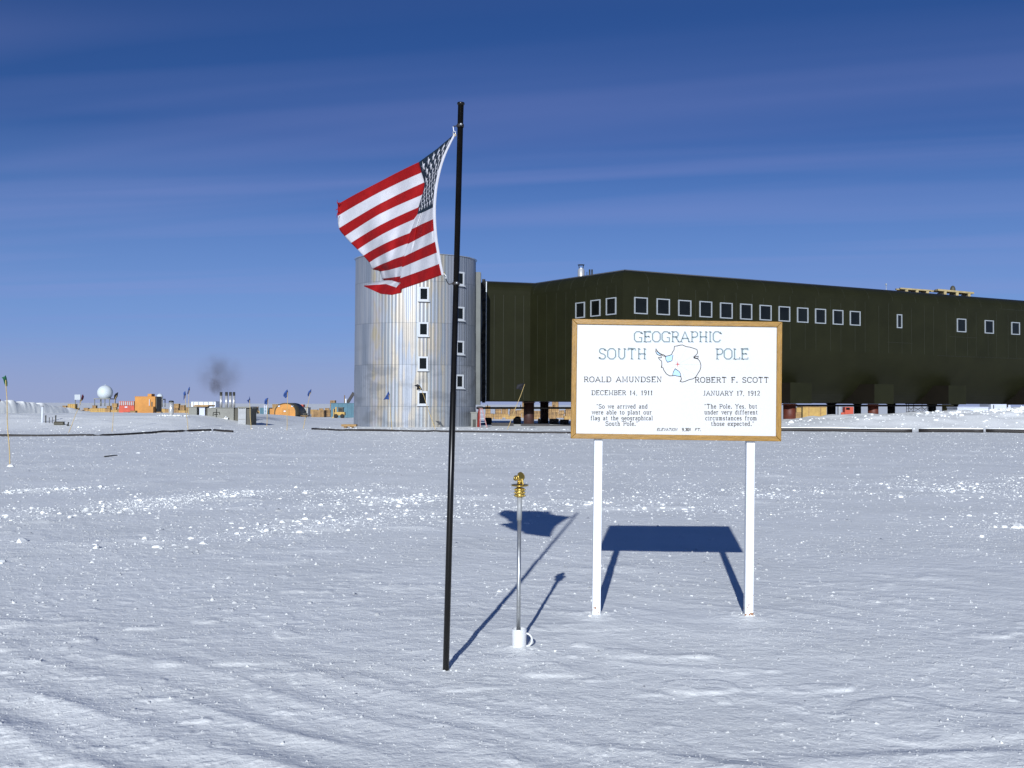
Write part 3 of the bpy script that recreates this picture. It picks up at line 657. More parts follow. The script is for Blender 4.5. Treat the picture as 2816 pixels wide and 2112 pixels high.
glyph('Y', .76, [[(.04, 1), (.38, .48), (.72, 1)], [(.38, .48), (.38, 0)]], ((.04, 1), (.72, 1), (.38, 0)))
glyph('0', .52, [oct_(.5, c=.16)]); glyph('1', .40, [[(.06, .84), (.2, 1), (.2, 0)]], ((.2, 0),))
glyph('2', .52, [[(.02, .8), (.14, 1), (.38, 1), (.5, .84), (.5, .64), (.02, 0), (.5, 0), (.5, .14)]])
glyph('3', .52, [[(.02, .86), (.14, 1), (.38, 1), (.48, .86), (.48, .68), (.36, .54), (.2, .54)], [(.36, .54), (.5, .4), (.5, .14), (.36, 0), (.12, 0), (0, .16)]])
glyph('4', .54, [[(.40, 0), (.40, 1), (.0, .3), (.54, .3)]], ((.40, 0),)); glyph('7', .50, [[(.0, .84), (.0, 1), (.5, 1), (.18, 0)]])
glyph('9', .52, [[(.06, .06), (.3, 0), (.46, .3), (.5, .6), (.48, .86), (.36, 1), (.14, 1), (.02, .86), (.02, .62), (.14, .48), (.36, .48), (.48, .62)]])
glyph('.', .16, [[(.04, .0), (.12, .0), (.12, .08), (.04, .08), (.04, 0)]]); glyph(',', .16, [[(.10, .08), (.10, 0), (.03, -.16)]])
glyph('\u201c', .34, [[(.10, 1), (.04, .80)], [(.28, 1), (.22, .80)]]); glyph('\u201d', .34, [[(.10, 1), (.04, .80)], [(.28, 1), (.22, .80)]])
glyph(' ', .42, [])
X = .66
glyph('a', .46, [[(.02, .56), (.12, X), (.28, X), (.38, .56), (.38, .06), (.46, 0)], [(.38, .38), (.12, .36), (0, .24), (0, .10), (.10, 0), (.24, 0), (.38, .14)]])
glyph('b', .50, [[(.08, 1), (.08, 0)], [(.08, .5), (.22, X), (.38, X), (.50, .5), (.50, .16), (.38, 0), (.2, 0), (.08, .14)]], ((.03, 1),))
glyph('c', .42, [[(.42, .52), (.30, X), (.14, X), (0, .5), (0, .16), (.14, 0), (.3, 0), (.42, .12)]])
glyph('d', .52, [[(.42, 1), (.42, 0), (.52, 0)], [(.42, .5), (.28, X), (.14, X), (0, .5), (0, .16), (.14, 0), (.28, 0), (.42, .14)]], ((.37, 1),))
glyph('e', .44, [[(0, .36), (.44, .36), (.44, .5), (.32, X), (.14, X), (0, .5), (0, .16), (.14, 0), (.3, 0), (.44, .12)]])
glyph('f', .36, [[(.12, 0), (.12, .86), (.2, 1), (.32, 1), (.36, .92)], [(0, X), (.28, X)]], ((.12, 0),))
glyph('g', .50, [[(.42, .5), (.28, X), (.14, X), (0, .52), (0, .34), (.14, .2), (.28, .2), (.42, .32)], [(.42, X), (.42, -.14), (.3, -.28), (.1, -.28), (0, -.18)]])
glyph('h', .54, [[(.1, 1), (.1, 0)], [(.1, .5), (.22, X), (.36, X), (.44, .54), (.44, 0)]], ((.1, 0), (.05, 1), (.44, 0)))
glyph('i', .24, [[(.12, X), (.12, 0)], [(.12, .84), (.12, .92)]], ((.12, 0), (.07, X))); glyph('l', .24, [[(.12, 1), (.12, 0)]], ((.12, 0), (.07, 1)))
glyph('m', .82, [[(.1, X), (.1, 0)], [(.1, .5), (.2, X), (.32, X), (.40, .54), (.40, 0)], [(.40, .5), (.5, X), (.62, X), (.70, .54), (.70, 0)]], ((.1, 0), (.05, X), (.40, 0), (.70, 0)))
glyph('n', .54, [[(.1, X), (.1, 0)], [(.1, .5), (.22, X), (.36, X), (.44, .54), (.44, 0)]], ((.1, 0), (.05, X), (.44, 0)))
glyph('o', .48, [oct_(.48, X, 0, .15)])
glyph('p', .52, [[(.1, X), (.1, -.28)], [(.1, .5), (.24, X), (.38, X), (.52, .5), (.52, .16), (.38, 0), (.22, 0), (.1, .14)]], ((.1, -.28), (.05, X)))
glyph('r', .40, [[(.1, X), (.1, 0)], [(.1, .48), (.22, X), (.36, X), (.38, .58)]], ((.1, 0), (.05, X)))
glyph('s', .38, [[(.36, .52), (.26, X), (.1, X), (.02, .56), (.02, .44), (.34, .24), (.36, .12), (.26, 0), (.1, 0), (0, .12)]])
glyph('t', .34, [[(.14, .88), (.14, .1), (.22, 0), (.34, .06)], [(0, X), (.30, X)]])
glyph('u', .54, [[(.1, X), (.1, .12), (.2, 0), (.34, 0), (.44, .12)], [(.44, X), (.44, 0), (.54, 0)]], ((.05, X), (.39, X)))
glyph('v', .48, [[(.02, X), (.24, 0), (.46, X)]], ((.04, X), (.44, X))); glyph('w', .72, [[(.02, X), (.18, 0), (.36, X), (.54, 0), (.70, X)]], ((.04, X), (.68, X)))
glyph('x', .50, [[(.04, X), (.46, 0)], [(.46, X), (.04, 0)]], ((.04, X), (.46, X), (.04, 0), (.46, 0))); glyph('y', .50, [[(.03, X), (.26, 0)], [(.48, X), (.2, -.2), (.06, -.28)]], ((.05, X), (.46, X)))
def ribbon(mb, pts, wd, d=-.0005):
    pts = [Vector(p) for p in pts]; n = len(pts); closed = n > 2 and (pts[0] - pts[-1]).length < 1e-9
    nor = []
    for i in range(n):
        p0 = pts[i - 1] if i > 0 else (pts[-2] if closed else pts[i]); p1 = pts[i + 1] if i < n - 1 else (pts[1] if closed else pts[i])
        t_ = (p1 - p0)
        if t_.length < 1e-9: t_ = Vector((1, 0))
        t_.normalize(); nn = Vector((-t_.y, t_.x)); seg = (pts[i] - p0) if i > 0 or closed else (p1 - pts[i])
        if seg.length > 1e-9:
            sn = Vector((-seg.y, seg.x)).normalized(); k = max(.55, nn.dot(sn)); nn = nn / k
        nor.append(nn)
    vs = []
    for p, nn in zip(pts, nor): vs += [S(p.x + nn.x * wd / 2, p.y + nn.y * wd / 2, d), S(p.x - nn.x * wd / 2, p.y - nn.y * wd / 2, d)]
    mb.add(vs, [(2 * i, 2 * i + 1, 2 * i + 3, 2 * i + 2) for i in range(n - 1)])
ku = 2 * c_ / 1897; kv = 2 * d_ / 1040
def text(mb, tx, x0, x1, top, base, wd=.11, slant=0.0, dx=0, dy=0, d=-.0005, serif=.11):
    """lay a line of text from x0 to x1 (units of the sign layout) with capitals from top to base"""
    ch = (base - top); nat = sum(GL[c][0] for c in tx); gap = ((x1 - x0) / ch - nat) / max(1, len(tx) - 1); hs_ = 1.0
    if gap < .06: hs_ = ((x1 - x0) / ch - .08 * (len(tx) - 1)) / nat; gap = .08
    if gap > .30: hs_ = min(1.35, ((x1 - x0) / ch - .30 * (len(tx) - 1)) / nat); gap = ((x1 - x0) / ch - nat * hs_) / max(1, len(tx) - 1)
    x = x0
    yl = base
    for c in tx:
        w_, strokes, ser = GL[c]
        m_ = lambda gx, gy: BD(x + (gx * hs_ + gy * slant) * ch + dx, yl - gy * ch + 0 + dy)
        for s_ in strokes: ribbon(mb, [m_(*p) for p in s_], wd * ch * kv, d)
        for sx, sy in ser: ribbon(mb, [m_(sx - serif / hs_, sy), m_(sx + serif / hs_, sy)], wd * .75 * ch * kv, d)
        x += (w_ * hs_ + gap) * ch
BF = .003                                   # lettering stands a hair in front of the board face
mb = MB(); mb2 = MB()
for tx, x0, x1, t0, b0 in (('GEOGRAPHIC', 706, 1525, 181, 277), ('SOUTH', 372, 812, 343, 441), ('POLE', 1482, 1785, 344, 441)):
    k = 17 if tx == 'POLE' else 0
    text(mb2, tx, x0, x1, t0 + 3, b0 + 3, .12, dx=11, dy=2, d=BF + .0004); text(mb, tx, x0, x1, t0, b0, .118, d=BF)
mb2.build('title_shading', 'title_shade', sg); mb.build('title_lettering', 'title_ink', sg)
mb = MB()
for tx, x0, x1, t0, b0, wd in (('ROALD AMUNDSEN', 228, 962, 612, 660, .115), ('ROBERT F. SCOTT', 1282, 1978, 616, 664, .115), ('DECEMBER 14, 1911', 300, 876, 742, 784, .11), ('JANUARY 17, 1912', 1360, 1894, 746, 788, .11),
        ('\u201cSo we arrived and', 345, 828, 873, 912, .12), ('were able to plant our', 302, 866, 929, 968, .12), ('flag at the geographical', 290, 877, 984, 1023, .12), ('South Pole.\u201d', 432, 735, 1037, 1076, .12),
        ('\u201cThe Pole. Yes, but', 1370, 1867, 872, 911, .12), ('under very different', 1370, 1872, 928, 967, .12), ('circumstances from', 1380, 1864, 984, 1023, .12), ('those expected.\u201d', 1433, 1838, 1037, 1076, .12)):
    text(mb, tx, x0, x1, t0, b0, wd * (1.4 if b0 - t0 > 40.5 else 1.3), d=BF, serif=.15)
text(mb, 'ELEVATION', 917, 1108, 1101, 1125, .2, .25, d=BF); text(mb, '9,301', 1157, 1237, 1100, 1126, .26, d=BF, serif=.02); text(mb, 'FT.', 1277, 1333, 1102, 1125, .2, .25, d=BF)
mb.build('lettering', 'ink', sg)
coast = [(908, 343), (930, 375), (955, 392), (985, 402), (1003, 416), (1040, 408), (1060, 398), (1068, 375), (1082, 356), (1086, 320), (1110, 317), (1135, 310), (1162, 307), (1182, 316), (1202, 324), (1235, 328), (1265, 338), (1300, 350),
         (1306, 372), (1303, 390), (1292, 402), (1268, 424), (1290, 418), (1312, 414), (1308, 440), (1268, 428), (1308, 440), (1326, 460), (1337, 495), (1336, 520), (1328, 548), (1308, 580), (1288, 612), (1262, 630), (1240, 634), (1220, 640), (1185, 655), (1160, 661),
         (1140, 655), (1152, 630), (1145, 608), (1110, 603), (1092, 598), (1065, 601), (1040, 602), (1010, 584), (985, 548), (978, 525), (963, 522), (966, 495), (965, 462), (945, 447), (932, 430), (965, 428), (960, 412), (945, 408), (922, 396), (908, 372), (908, 343)]
mb = MB(); ribbon(mb, [BD(*p) for p in coast], 7.5 * ku, BF)
ribbon(mb, [BD(*p) for p in ((916, 365), (945, 392), (975, 410), (1000, 418), (1006, 450), (1020, 472), (1062, 458), (1072, 404))], 6 * ku, BF); ribbon(mb, [BD(*p) for p in ((1068, 598), (1075, 566), (1092, 534), (1130, 560), (1142, 580), (1146, 610))], 6 * ku, BF)
mp_ = mb.build('map_outline', 'ink', sg)
mb = MB()
for poly in ([(1000, 418), (1040, 410), (1072, 403), (1062, 457), (1020, 472), (1006, 450)], [(1068, 597), (1075, 565), (1092, 534), (1130, 560), (1142, 580), (1146, 609), (1110, 603)], [(916, 362), (945, 390), (962, 405), (940, 400), (920, 384)]):
    mb.poly([S(*BD(*p), BF + .0005) for p in poly])
mb.build('ice_shelf', 'shelf_blue', sg)
mb = MB()
for q in ((972, 489), (1335, 495), (1117, 320), (1198, 342), (1298, 395), (1290, 592), (1200, 645), (1003, 556), (1090, 440), (1075, 450)):
    st = .12; ribbon(mb, [BD(1117 + (q[0] - 1117) * st, 491 + (q[1] - 491) * st), BD(*q)], 4 * ku, BF + .0003)
mb.build('meridian_lines', 'faint', sg)
mb = MB()
mb.poly([S(*BD(1117 + r_ * math.cos(k * math.pi / 4), 491 + r_ * math.sin(k * math.pi / 4)), BF - .0004) for k, r_ in enumerate((27, 6, 32, 6, 27, 6, 32, 6))]); mb.build('pole_mark', 'red_ink', sg)

# ------------------------------------------------------------------ pole marker and mug
mk = G(1425, 1785); mk.z = gz(mk.x, mk.y)
YM = mk.y
def C8(cx, cy, Y=None): return P(1180 + cx * .37369, 1260 + cy * .37369, Y or YM)
marker = thing('pole_marker', 'survey marker with a brass top on a thin steel rod beside the flagpole', 'marker', mk)
rb, rt = C8(655, 1440), C8(667, 288); rb.z = mk.z - .1; rd = (rt - rb).normalized()
js = C8(664, 456)
mb = MB(); mb.tube([rb, js], .0138, 18); mb.build('rod', 'steel', marker)
mb = MB(); mb.tube([js, rt], .0178, 18); mb.lathe(js, [(.0138, -.002), (.0178, 0)], 18, axis=rd); mb.build('sleeve', 'grey_light', marker)
ku8 = .37369 * YM / FPX
gb, gt = C8(667, 290), C8(669, 214); hh = (gt - gb).length
prof = [(.016, 0), (.022, .003)]
for k in range(3):
    z0 = .004 + k * (hh - .010) / 3; dz = (hh - .010) / 3
    prof += [(.0315, z0 + dz * .12), (.0355, z0 + dz * .35), (.0355, z0 + dz * .65), (.0315, z0 + dz * .9)]
prof += [(.028, hh - .004), (.0, hh - .002)]
mb = MB(); mb.lathe(gb, prof, 28, axis=rd)
for k in range(3):
    for j in range(14):
        t = 2 * math.pi * j / 14 + k * .2; z0 = .004 + (k + .5) * (hh - .010) / 3; mb.ball(gb + rd * z0 + Vector((math.cos(t), math.sin(t), 0)) * .0345, .0062, 8, 5)
mb.build('knurled_collar', 'brass', marker)
dc = C8(668, 201); mb = MB(); mb.lathe(dc, [(0, -.006), (.034, -.006), (.058, -.001), (.0595, .003), (.058, .006), (.022, .005), (0, .005)], 36, axis=(rd + Vector((0, -.05, 0)))); mb.tube([gt, dc], .022, 16); mb.build('disc', 'brass', marker)
# bent brass straps and tilted ring discs on top
mb = MB(); b0 = C8(668, 192)
mb.tube([b0, C8(666, 172), C8(668, 160)], [.019, .0165, .017], 14)
mb.lathe(C8(677, 133), [(0, -.004), (.027, -.004), (.031, 0), (.027, .004), (.014, .0045), (0, .0025)], 26, axis=(.55, -.75, .35)); mb.build('tilted_dial', 'brass', marker)
mb = MB(); mb.lathe(C8(637, 146), [(.008, -.006), (.0185, -.006), (.0195, 0), (.0185, .006), (.008, .006), (.008, -.006)], 20, axis=(-.8, -.5, .3)); mb.tube([C8(648, 150), C8(664, 160)], .0075, 8); mb.build('side_dial', 'brass', marker)
mb = MB(); mb.obox(C8(688, 172), Vector((.005, 0, .001)), Vector((0, .014, 0)), Vector((-.004, 0, .020))); mb.obox(C8(666, 168), Vector((.013, 0, 0)), Vector((0, .020, 0)), Vector((0, 0, .004))); mb.build('strap', 'brass', marker, bevel=.002)
mc = C8(662, 1405); mc.y -= .02; mc.z = gz(mc.x, mc.y) - .006; mr = 53 * ku8; mh = 136 * ku8
mug = thing('mug', 'plain white ceramic mug at the foot of the survey marker', 'mug', mc)
mb = MB(); mb.lathe(mc, [(0, 0), (mr * .93, 0), (mr, .006), (mr, mh * .5), (mr * 1.02, mh - .003), (mr * .98, mh), (mr * .91, mh - .003), (mr * .90, .010), (0, .009)], 40); mb.build('cup', 'ceramic', mug)
mb = MB(); pts = [mc + Vector((mr * .97 + .040 * math.sin(a), -.006 * math.sin(a), mh * .40 - .043 * math.cos(a))) for a in np.linspace(.0, math.pi, 14)]
mb.tube(pts, .0068, 10); mb.build('handle', 'ceramic', mug)
sp2 = [(mc.x + random.gauss(0, .09), mc.y - .03 + random.gauss(0, .06), gz(mc.x, mc.y) - .006, random.uniform(.003, .013)) for _ in range(24)]
sp2 += [(q.x + random.gauss(0, .05), q.y + random.gauss(0, .05), gz(q.x, q.y), random.uniform(.004, .011)) for q in (pb, G(1639, 1694), G(2052, 1694), G(2052, 1694)) for _ in range(5)]
clods('snow_scuffs', sp2, 'little snow lumps packed around mug, flagpole and sign posts')

# ------------------------------------------------------------------ research station
Cn = Vector((7.78, 72.0, 0)); In = Vector((1.42, 80.5, 0)); Ln = Vector((-2.08, 79.5, 0))
U = Vector((38.26, 20.1, 0)).normalized(); Lf = (In - Cn).normalized(); W2 = (Ln - In).normalized(); ZT, ZB = 11.28, 1.92
NO = Vector((U.y, -U.x, 0)); NL = Vector((-Lf.y, Lf.x, 0)) * 1.0
if NL.y > 0: NL = -NL
NW = Vector((W2.y, -W2.x, 0));
if NW.y > 0: NW = -NW
st = thing('research_station', 'long dark green raised research station standing on columns', 'building', Cn)
arc = [(.95 * (1 - math.cos(a)), ZT - .95 * (1 - math.sin(a))) for a in np.linspace(0, math.pi / 2, 7)]          # rolled roof edge (inset, z)
chin = [(4.2, ZB - .02), (3.0, ZB), (2.05, 2.55), (1.30, 3.35), (.75, 4.15), (.35, 4.90), (.10, 5.55), (0, 6.0)]
cz = [z for d, z in chin]; zs_ = np.linspace(cz[1], cz[-1], 19)
def _sp(z):                                    # smooth the chin curve
    return float(np.interp(z, cz, [d for d, _ in chin]))
chin = [chin[0]] + [((_sp(z - .25 if z - .25 > cz[1] else cz[1]) + 2 * _sp(z) + _sp(min(z + .25, 6.2))) / 4 if 0 < i < 18 else _sp(z), float(z)) for i, z in enumerate(zs_)]
prof = chin + arc
LEN = 62.0
mb = MB()
def wing_pt(t, d, z): return Cn + Lf * d + U * t + Vector((0, 0, z))
arcset = {round(z, 5): d for d, z in arc}
lo_ = [wing_pt(arcset.get(round(z, 5), 0) if z > 9 else 0, d, z) for d, z in prof]; hi_ = [wing_pt(LEN, d, z) for d, z in prof]
n = len(prof); mb.add(lo_ + hi_, [(i, i + n, i + 1 + n, i + 1) for i in range(n - 1)], 0, False)
def miter(n0, n1):                              # inset direction that stays one unit from both faces
    dt = n0.x * n1.y - n0.y * n1.x; return Vector(((-1 * n1.y + 1 * n0.y) / dt, (-1 * n0.x + 1 * n1.x) / dt, 0))
MI = miter(NL, NW)
# end wall (faces left), same rolled top
LL = (In - Cn).length
end_top = [(Cn + Lf * d + U * d + Vector((0, 0, z)), In + MI * d + Vector((0, 0, z))) for d, z in arc]
m_ = len(arc); mb.add([p for p, q in end_top] + [q for p, q in end_top], [(i, i + 1, i + 1 + m_, i + m_) for i in range(m_ - 1)], 0, False)
mb.poly([wing_pt(0, d, z) for d, z in chin] + [wing_pt(0, 0, arc[0][1])] + [In + Vector((0, 0, arc[0][1])), In + Vector((0, 0, ZB - .02))], 0)
# second wing front, towards the tower
mb.add([In + Vector((0, 0, ZB)), Ln + Vector((0, 0, ZB)), Ln + Vector((0, 0, arc[0][1])), In + Vector((0, 0, arc[0][1]))], [(0, 1, 2, 3)], 0)
mb.add([In + MI * d + Vector((0, 0, z)) for d, z in arc] + [Ln - NW * d + Vector((0, 0, z)) for d, z in arc], [(i, i + m_, i + 1 + m_, i + 1) for i in range(m_ - 1)], 0, False)
mb.add([Ln + Vector((0, 0, ZB)), Ln - NW * 14 + Vector((0, 0, ZB)), Ln - NW * 14 + Vector((0, 0, ZT - .5)), Ln + Vector((0, 0, ZT - .5))], [(0, 1, 2, 3)], 0)
# seams (slot 1): thin battens standing proud of the panels
def batten(a, b, n_, wd=.022, mi=1):
    d = (b - a).normalized(); s_ = d.cross(n_).normalized() * wd / 2; mb.obox((a + b) / 2 + n_ * .004, s_, n_ * .008, (b - a) / 2, mi)
t = 1.05
k = 0
while t < 60:
    batten(wing_pt(t, 0, 6.0), wing_pt(t, 0, 10.1 - .25 * (k % 3 == 0)), NO)
    t += 1.12 if k % 2 == 0 else 1.55; k += 1
t = 2.2; k = 0
while t < 60:
    for (d0, z0), (d1, z1) in zip(arc[:-2], arc[1:-1]):
        batten(wing_pt(t, d0, z0), wing_pt(t, d1, z1), (NO * (1 - d0) + Vector((0, 0, d0))).normalized())
    t += 2.72; k += 1
t = .7
while t < LL - .3:
    batten(Cn + Lf * t + Vector((0, 0, ZB + .1 if t > 3.3 else 6.1)), Cn + Lf * t + Vector((0, 0, 10.15)), NL); t += .95 + .2 * (int(t * 7) % 2)
t = 1.2
while t < LL:
    for (d0, z0), (d1, z1) in zip(arc[:-2], arc[1:-1]): batten(Cn + Lf * t + U * d0 + Vector((0, 0, z0)), Cn + Lf * t + U * d1 + Vector((0, 0, z1)), (NL * (1 - d0) + Vector((0, 0, d0))).normalized())
    t += 1.5
for t in (.55, 1.25, 2.2, 2.95): batten(In + W2 * t + Vector((0, 0, ZB + .1)), In + W2 * t + Vector((0, 0, 10.2)), NW)
for z_, ta, tb_ in ((7.62, 33.5, 37.0), (6.9, 26, 29), (5.95, 32, 60), (10.3, 40, 60)): batten(wing_pt(ta, 0, z_), wing_pt(tb_, 0, z_), NO, .018)
mb.build('wall', ['panel', 'seam'], st)
# roof deck and underside
mb = MB()
d1 = arc[-1][0]
rp_ = [wing_pt(d1, d1, ZT), wing_pt(LEN, d1, ZT), wing_pt(LEN, 15, ZT), In - NW * 14 + Vector((0, 0, ZT)), Ln - NW * 14 + Vector((0, 0, ZT)), Ln - NW * d1 + Vector((0, 0, ZT)), In + MI * d1 + Vector((0, 0, ZT))]
mb.add([p + Vector((0, 0, .004)) for p in rp_], [(0, 1, 2, 6), (6, 2, 3), (6, 3, 4, 5)])
mb.tube([rp_[0] + Vector((0, 0, .02)), rp_[1] + Vector((0, 0, .02))], .05, 6); mb.tube([rp_[0] + Vector((0, 0, .02)), rp_[6] + Vector((0, 0, .02)), rp_[5] + Vector((0, 0, .02))], .05, 6)
mb.build('roof', 'roof', st)
mb = MB(); fl = [wing_pt(0, 4.2, ZB - .02), wing_pt(LEN, 4.2, ZB - .02), wing_pt(LEN, 15, ZB - .02), In - NW * 14 + Vector((0, 0, ZB - .02)), Ln - NW * 14 + Vector((0, 0, ZB - .02)), Ln + Vector((0, 0, ZB - .02)), In + Vector((0, 0, ZB - .02))]
mb.add(fl, [(0, 6, 2, 1), (6, 3, 2), (6, 5, 4, 3)])
bk = [wing_pt(LEN, 15, ZB), In - NW * 14 + Vector((0, 0, ZB)), Ln - NW * 14 + Vector((0, 0, ZB))]; bt = [p + Vector((0, 0, ZT - ZB)) for p in bk]
mb.add(bk + bt, [(0, 1, 4, 3), (1, 2, 5, 4)]); mb.build('underside', 'dark_steel', st)
def hit(px, py, o, nrm):
    d = ray(px, py); return CAM + d * ((o - CAM).dot(nrm) / d.dot(nrm))
def window(px0, py0, px1, py1, o, nrm, along, parent, fw=.075, hgt=None, fmat='alu'):
    pts = [hit(x, y_, o, nrm) for x, y_ in ((px0, py0), (px1, py0), (px0, py1), (px1, py1))]
    c = sum(pts, Vector()) / 4; wd = abs(((pts[1] - pts[0]) + (pts[3] - pts[2])).dot(along)) / 4; hd = abs(((pts[0] - pts[2]) + (pts[1] - pts[3])).z) / 4
    Z = Vector((0, 0, 1)); mb = MB()
    for sx in (-1, 1): mb.obox(c + along * sx * (wd - fw / 2) + nrm * .035, along * fw / 2, nrm * .04, Z * hd)
    for sz in (-1, 1): mb.obox(c + Z * sz * (hd - fw / 2) + nrm * .034, along * (wd - fw), nrm * .038, Z * fw / 2)
    wo_ = mb.build('window', fmat, parent)
    mb = MB(); mb.obox(c + nrm * .008, along * (wd - fw), nrm * .012, Z * (hd - fw)); mb.build('pane', 'glass', wo_); return wo_
k4 = lambda x, y_: (1500 + x * .32543, 700 + y_ * .32543)
k5 = lambda x, y_: (2100 + x * .32369, 760 + y_ * .32369)
for f_, r_ in [(k4, q) for q in ((748, 362, 860, 503), (937, 374, 1047, 511), (1120, 386, 1228, 521), (1299, 396, 1404, 531), (1473, 408, 1577, 541), (1643, 417, 1742, 550), (1807, 428, 1906, 557), (1968, 439, 2063, 566))] + \
              [(k5, q) for q in ((282, 266, 375, 393), (435, 276, 525, 402), (585, 286, 672, 411), (730, 296, 818, 418), (1130, 323, 1172, 440), (1640, 360, 1716, 474), (1876, 374, 1950, 486), (2102, 390, 2172, 496))]:
    window(*f_(r_[0], r_[1]), *f_(r_[2], r_[3]), Cn, NO, U, st)
for r_ in ((258, 404, 335, 537), (385, 383, 466, 523), (516, 365, 600, 510)):
    window(*k4(r_[0], r_[1]), *k4(r_[2], r_[3]), Cn, NL, Lf, st)
# boxed column heads under the chin
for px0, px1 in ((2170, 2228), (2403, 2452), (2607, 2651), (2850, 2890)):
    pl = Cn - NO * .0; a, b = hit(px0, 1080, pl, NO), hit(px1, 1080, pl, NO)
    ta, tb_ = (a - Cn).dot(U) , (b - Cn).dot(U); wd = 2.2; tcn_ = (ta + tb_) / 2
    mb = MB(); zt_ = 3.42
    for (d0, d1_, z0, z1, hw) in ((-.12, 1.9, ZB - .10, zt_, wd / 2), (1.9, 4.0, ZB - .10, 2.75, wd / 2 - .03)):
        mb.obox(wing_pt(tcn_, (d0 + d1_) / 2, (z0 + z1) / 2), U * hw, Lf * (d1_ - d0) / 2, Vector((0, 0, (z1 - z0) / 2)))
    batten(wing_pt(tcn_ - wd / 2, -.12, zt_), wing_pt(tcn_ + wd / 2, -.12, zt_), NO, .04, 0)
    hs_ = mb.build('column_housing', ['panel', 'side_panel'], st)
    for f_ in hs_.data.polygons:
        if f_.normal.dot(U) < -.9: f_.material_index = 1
def column(px, wpx, Y, mname, zt=ZB - .02):
    p = on(px, Y); mb = MB(); mb.tube([(p.x, Y, p.z - .4), (p.x, Y, zt)], wpx / 2 * Y / FPX, 20); mb.lathe((p.x, Y, zt - .12), [(wpx / 2 * Y / FPX, 0), (wpx / 2 * Y / FPX + .10, .03), (wpx / 2 * Y / FPX + .10, .08)], 20); mb.build('support_column', mname, st)
for px, wpx, dd in ((2171, 34, 1.2), (2401, 28, 1.2), (2605, 27, 1.2)):
    p = hit(px, 1115, Cn - NO * dd, NO); column(px, wpx, p.y, {2171: 'red_steel', 2401: 'red_steel', 2605: 'olive'}[px], ZB - .11)
for px, wpx, Y in ((2286, 23, 94), (2358, 19, 97), (2451, 20, 97), (2563, 21, 102), (2627, 15, 104)): column(px, wpx, Y, 'dark_steel')  # back row's dark colour holds the shade under the station
column(1454.5, 29, 83.5, 'shaded_steel'); column(1497, 23, 92, 'shaded_steel')
mb = MB(); mb.tube([P(2185, 1115.5, 88), P(2596, 1115.5, 99)], .085, 10); mb.build('utility_pipe', 'dark_steel', st)
mb = MB(); mb.tube([P(1310, 1122, 84), P(1600, 1122, 84)], .085, 10)
for px in (1341, 1432, 1523): mb.tube([P(px, 1122, 84), P(px, 1113, 84)], .03, 6)
mb.build('utility_pipe', 'dark_steel', st)
# flexible joint between the wing and the tower
mb = MB(); zz = np.linspace(ZB - .15, 11.35, 40)
ptsL = [P(1324 + 1.5 * math.sin(z * 1.7) + (2.0 if z < 3.6 else 0), 1000, 79.3) for z in zz]; ptsR = [P(1333.5 + 1.2 * math.sin(z * 2.1 + 1) + (1.5 if z < 3.6 else 0), 1000, 79.3) for z in zz]
vs_ = []
for z, a, b in zip(zz, ptsL, ptsR): vs_ += [(a.x, 79.2, z), (b.x, 79.1 + .08 * math.sin(z * 9), z), (b.x, 80.4, z), (a.x, 80.4, z)]
mb.add(vs_, [(k * 4 + a, k * 4 + (a + 1) % 4, k * 4 + 4 + (a + 1) % 4, k * 4 + 4 + a) for k in range(39) for a in range(4)], 0, False); mb.build('joint_bellows', 'rubber', st)
mb = MB(); a = P(1336.5, 1000, 79.2); mb.box((a.x - .035, 79.15, ZB), (a.x + .035, 79.5, 11.15)); mb.build('joint_trim', 'alu', st)

# roof fittings that are part of the station
pc = P(1598, 752, 80.5); kx = 80.5 / FPX
mb = MB(); zb_ = ZT - .1; z1 = P(1598, 741, 80.5).z; z2 = P(1598, 729, 80.5).z
mb.lathe((pc.x, 80.5, 0), [(9.5 * kx, zb_), (9.5 * kx, z1 - .05), (6 * kx, z1 + .06), (6 * kx, z1 + .1)], 24); v_ = mb.build('roof_vent', 'stack', st)
mb = MB(); mb.lathe((pc.x, 80.5, 0), [(0, z2 + .06), (9.5 * kx, z2 + .03), (9.5 * kx, z2)], 20)
for sx in (-1, 1): mb.tube([(pc.x + sx * 4.5 * kx, 80.5, z1), (pc.x + sx * 6.5 * kx, 80.5, z2)], .035, 6)
mb.build('rain_cap', 'soot', v_)
for px, w_, py in ((1621.5, 4.5, 741), (1628, 4.5, 741), (1614, 1.6, 748)):
    a = P(px, py, 79); mb = MB(); mb.tube([(a.x, 79, ZT - .1), (a.x, 79, a.z)], w_ / 2 * 79 / FPX, 10); mb.build('small_vent', 'soot', st)
a = P(2437, 782, 88); mb = MB(); mb.tube([(a.x, 88, ZT - .2), (a.x, 88, a.z)], .03, 6); mb.ball((a.x, 88, a.z), .09, 8, 6); mb.build('roof_light', 'alu', st)

# timber on the roof
def timber(name, label, px0, px1, py0, py1, Y, n_, mname, group=None, thick=.12, blocks=True):
    a, b = P(px0, py0, Y), P(px1, py1, Y + (px1 - px0) * .012); mb = MB(); d = (b - a).normalized()
    for k in range(n_):
        off = Vector((0, .34 * k, .0)); s_ = random.uniform(-.35, .35)
        mb.obox((a + b) / 2 + off + d * s_, d * (b - a).length / 2, Vector((0, .12, 0)), Vector((0, 0, thick / 2)))
    if blocks:
        for q in (.22, .55, .88):
            c = a + (b - a) * q; zt_ = c.z - thick / 2; mb.box((c.x - .12, c.y - .1, ZT + .01), (c.x + .12, c.y + .34 * n_, zt_))
    return tag(mb.build(name, mname), label, 'timber', group)
timber('lumber_stack', 'flat stack of pale planks lying on the station roof edge', 2473, 2560, 793, 799.5, 88.5, 4, 'pale_timber')
timber('roof_pallet', 'raised timber pallet with a dark bundle on the station roof', 2576, 2676, 797, 806, 91.5, 4, 'pale_timber', thick=.16)
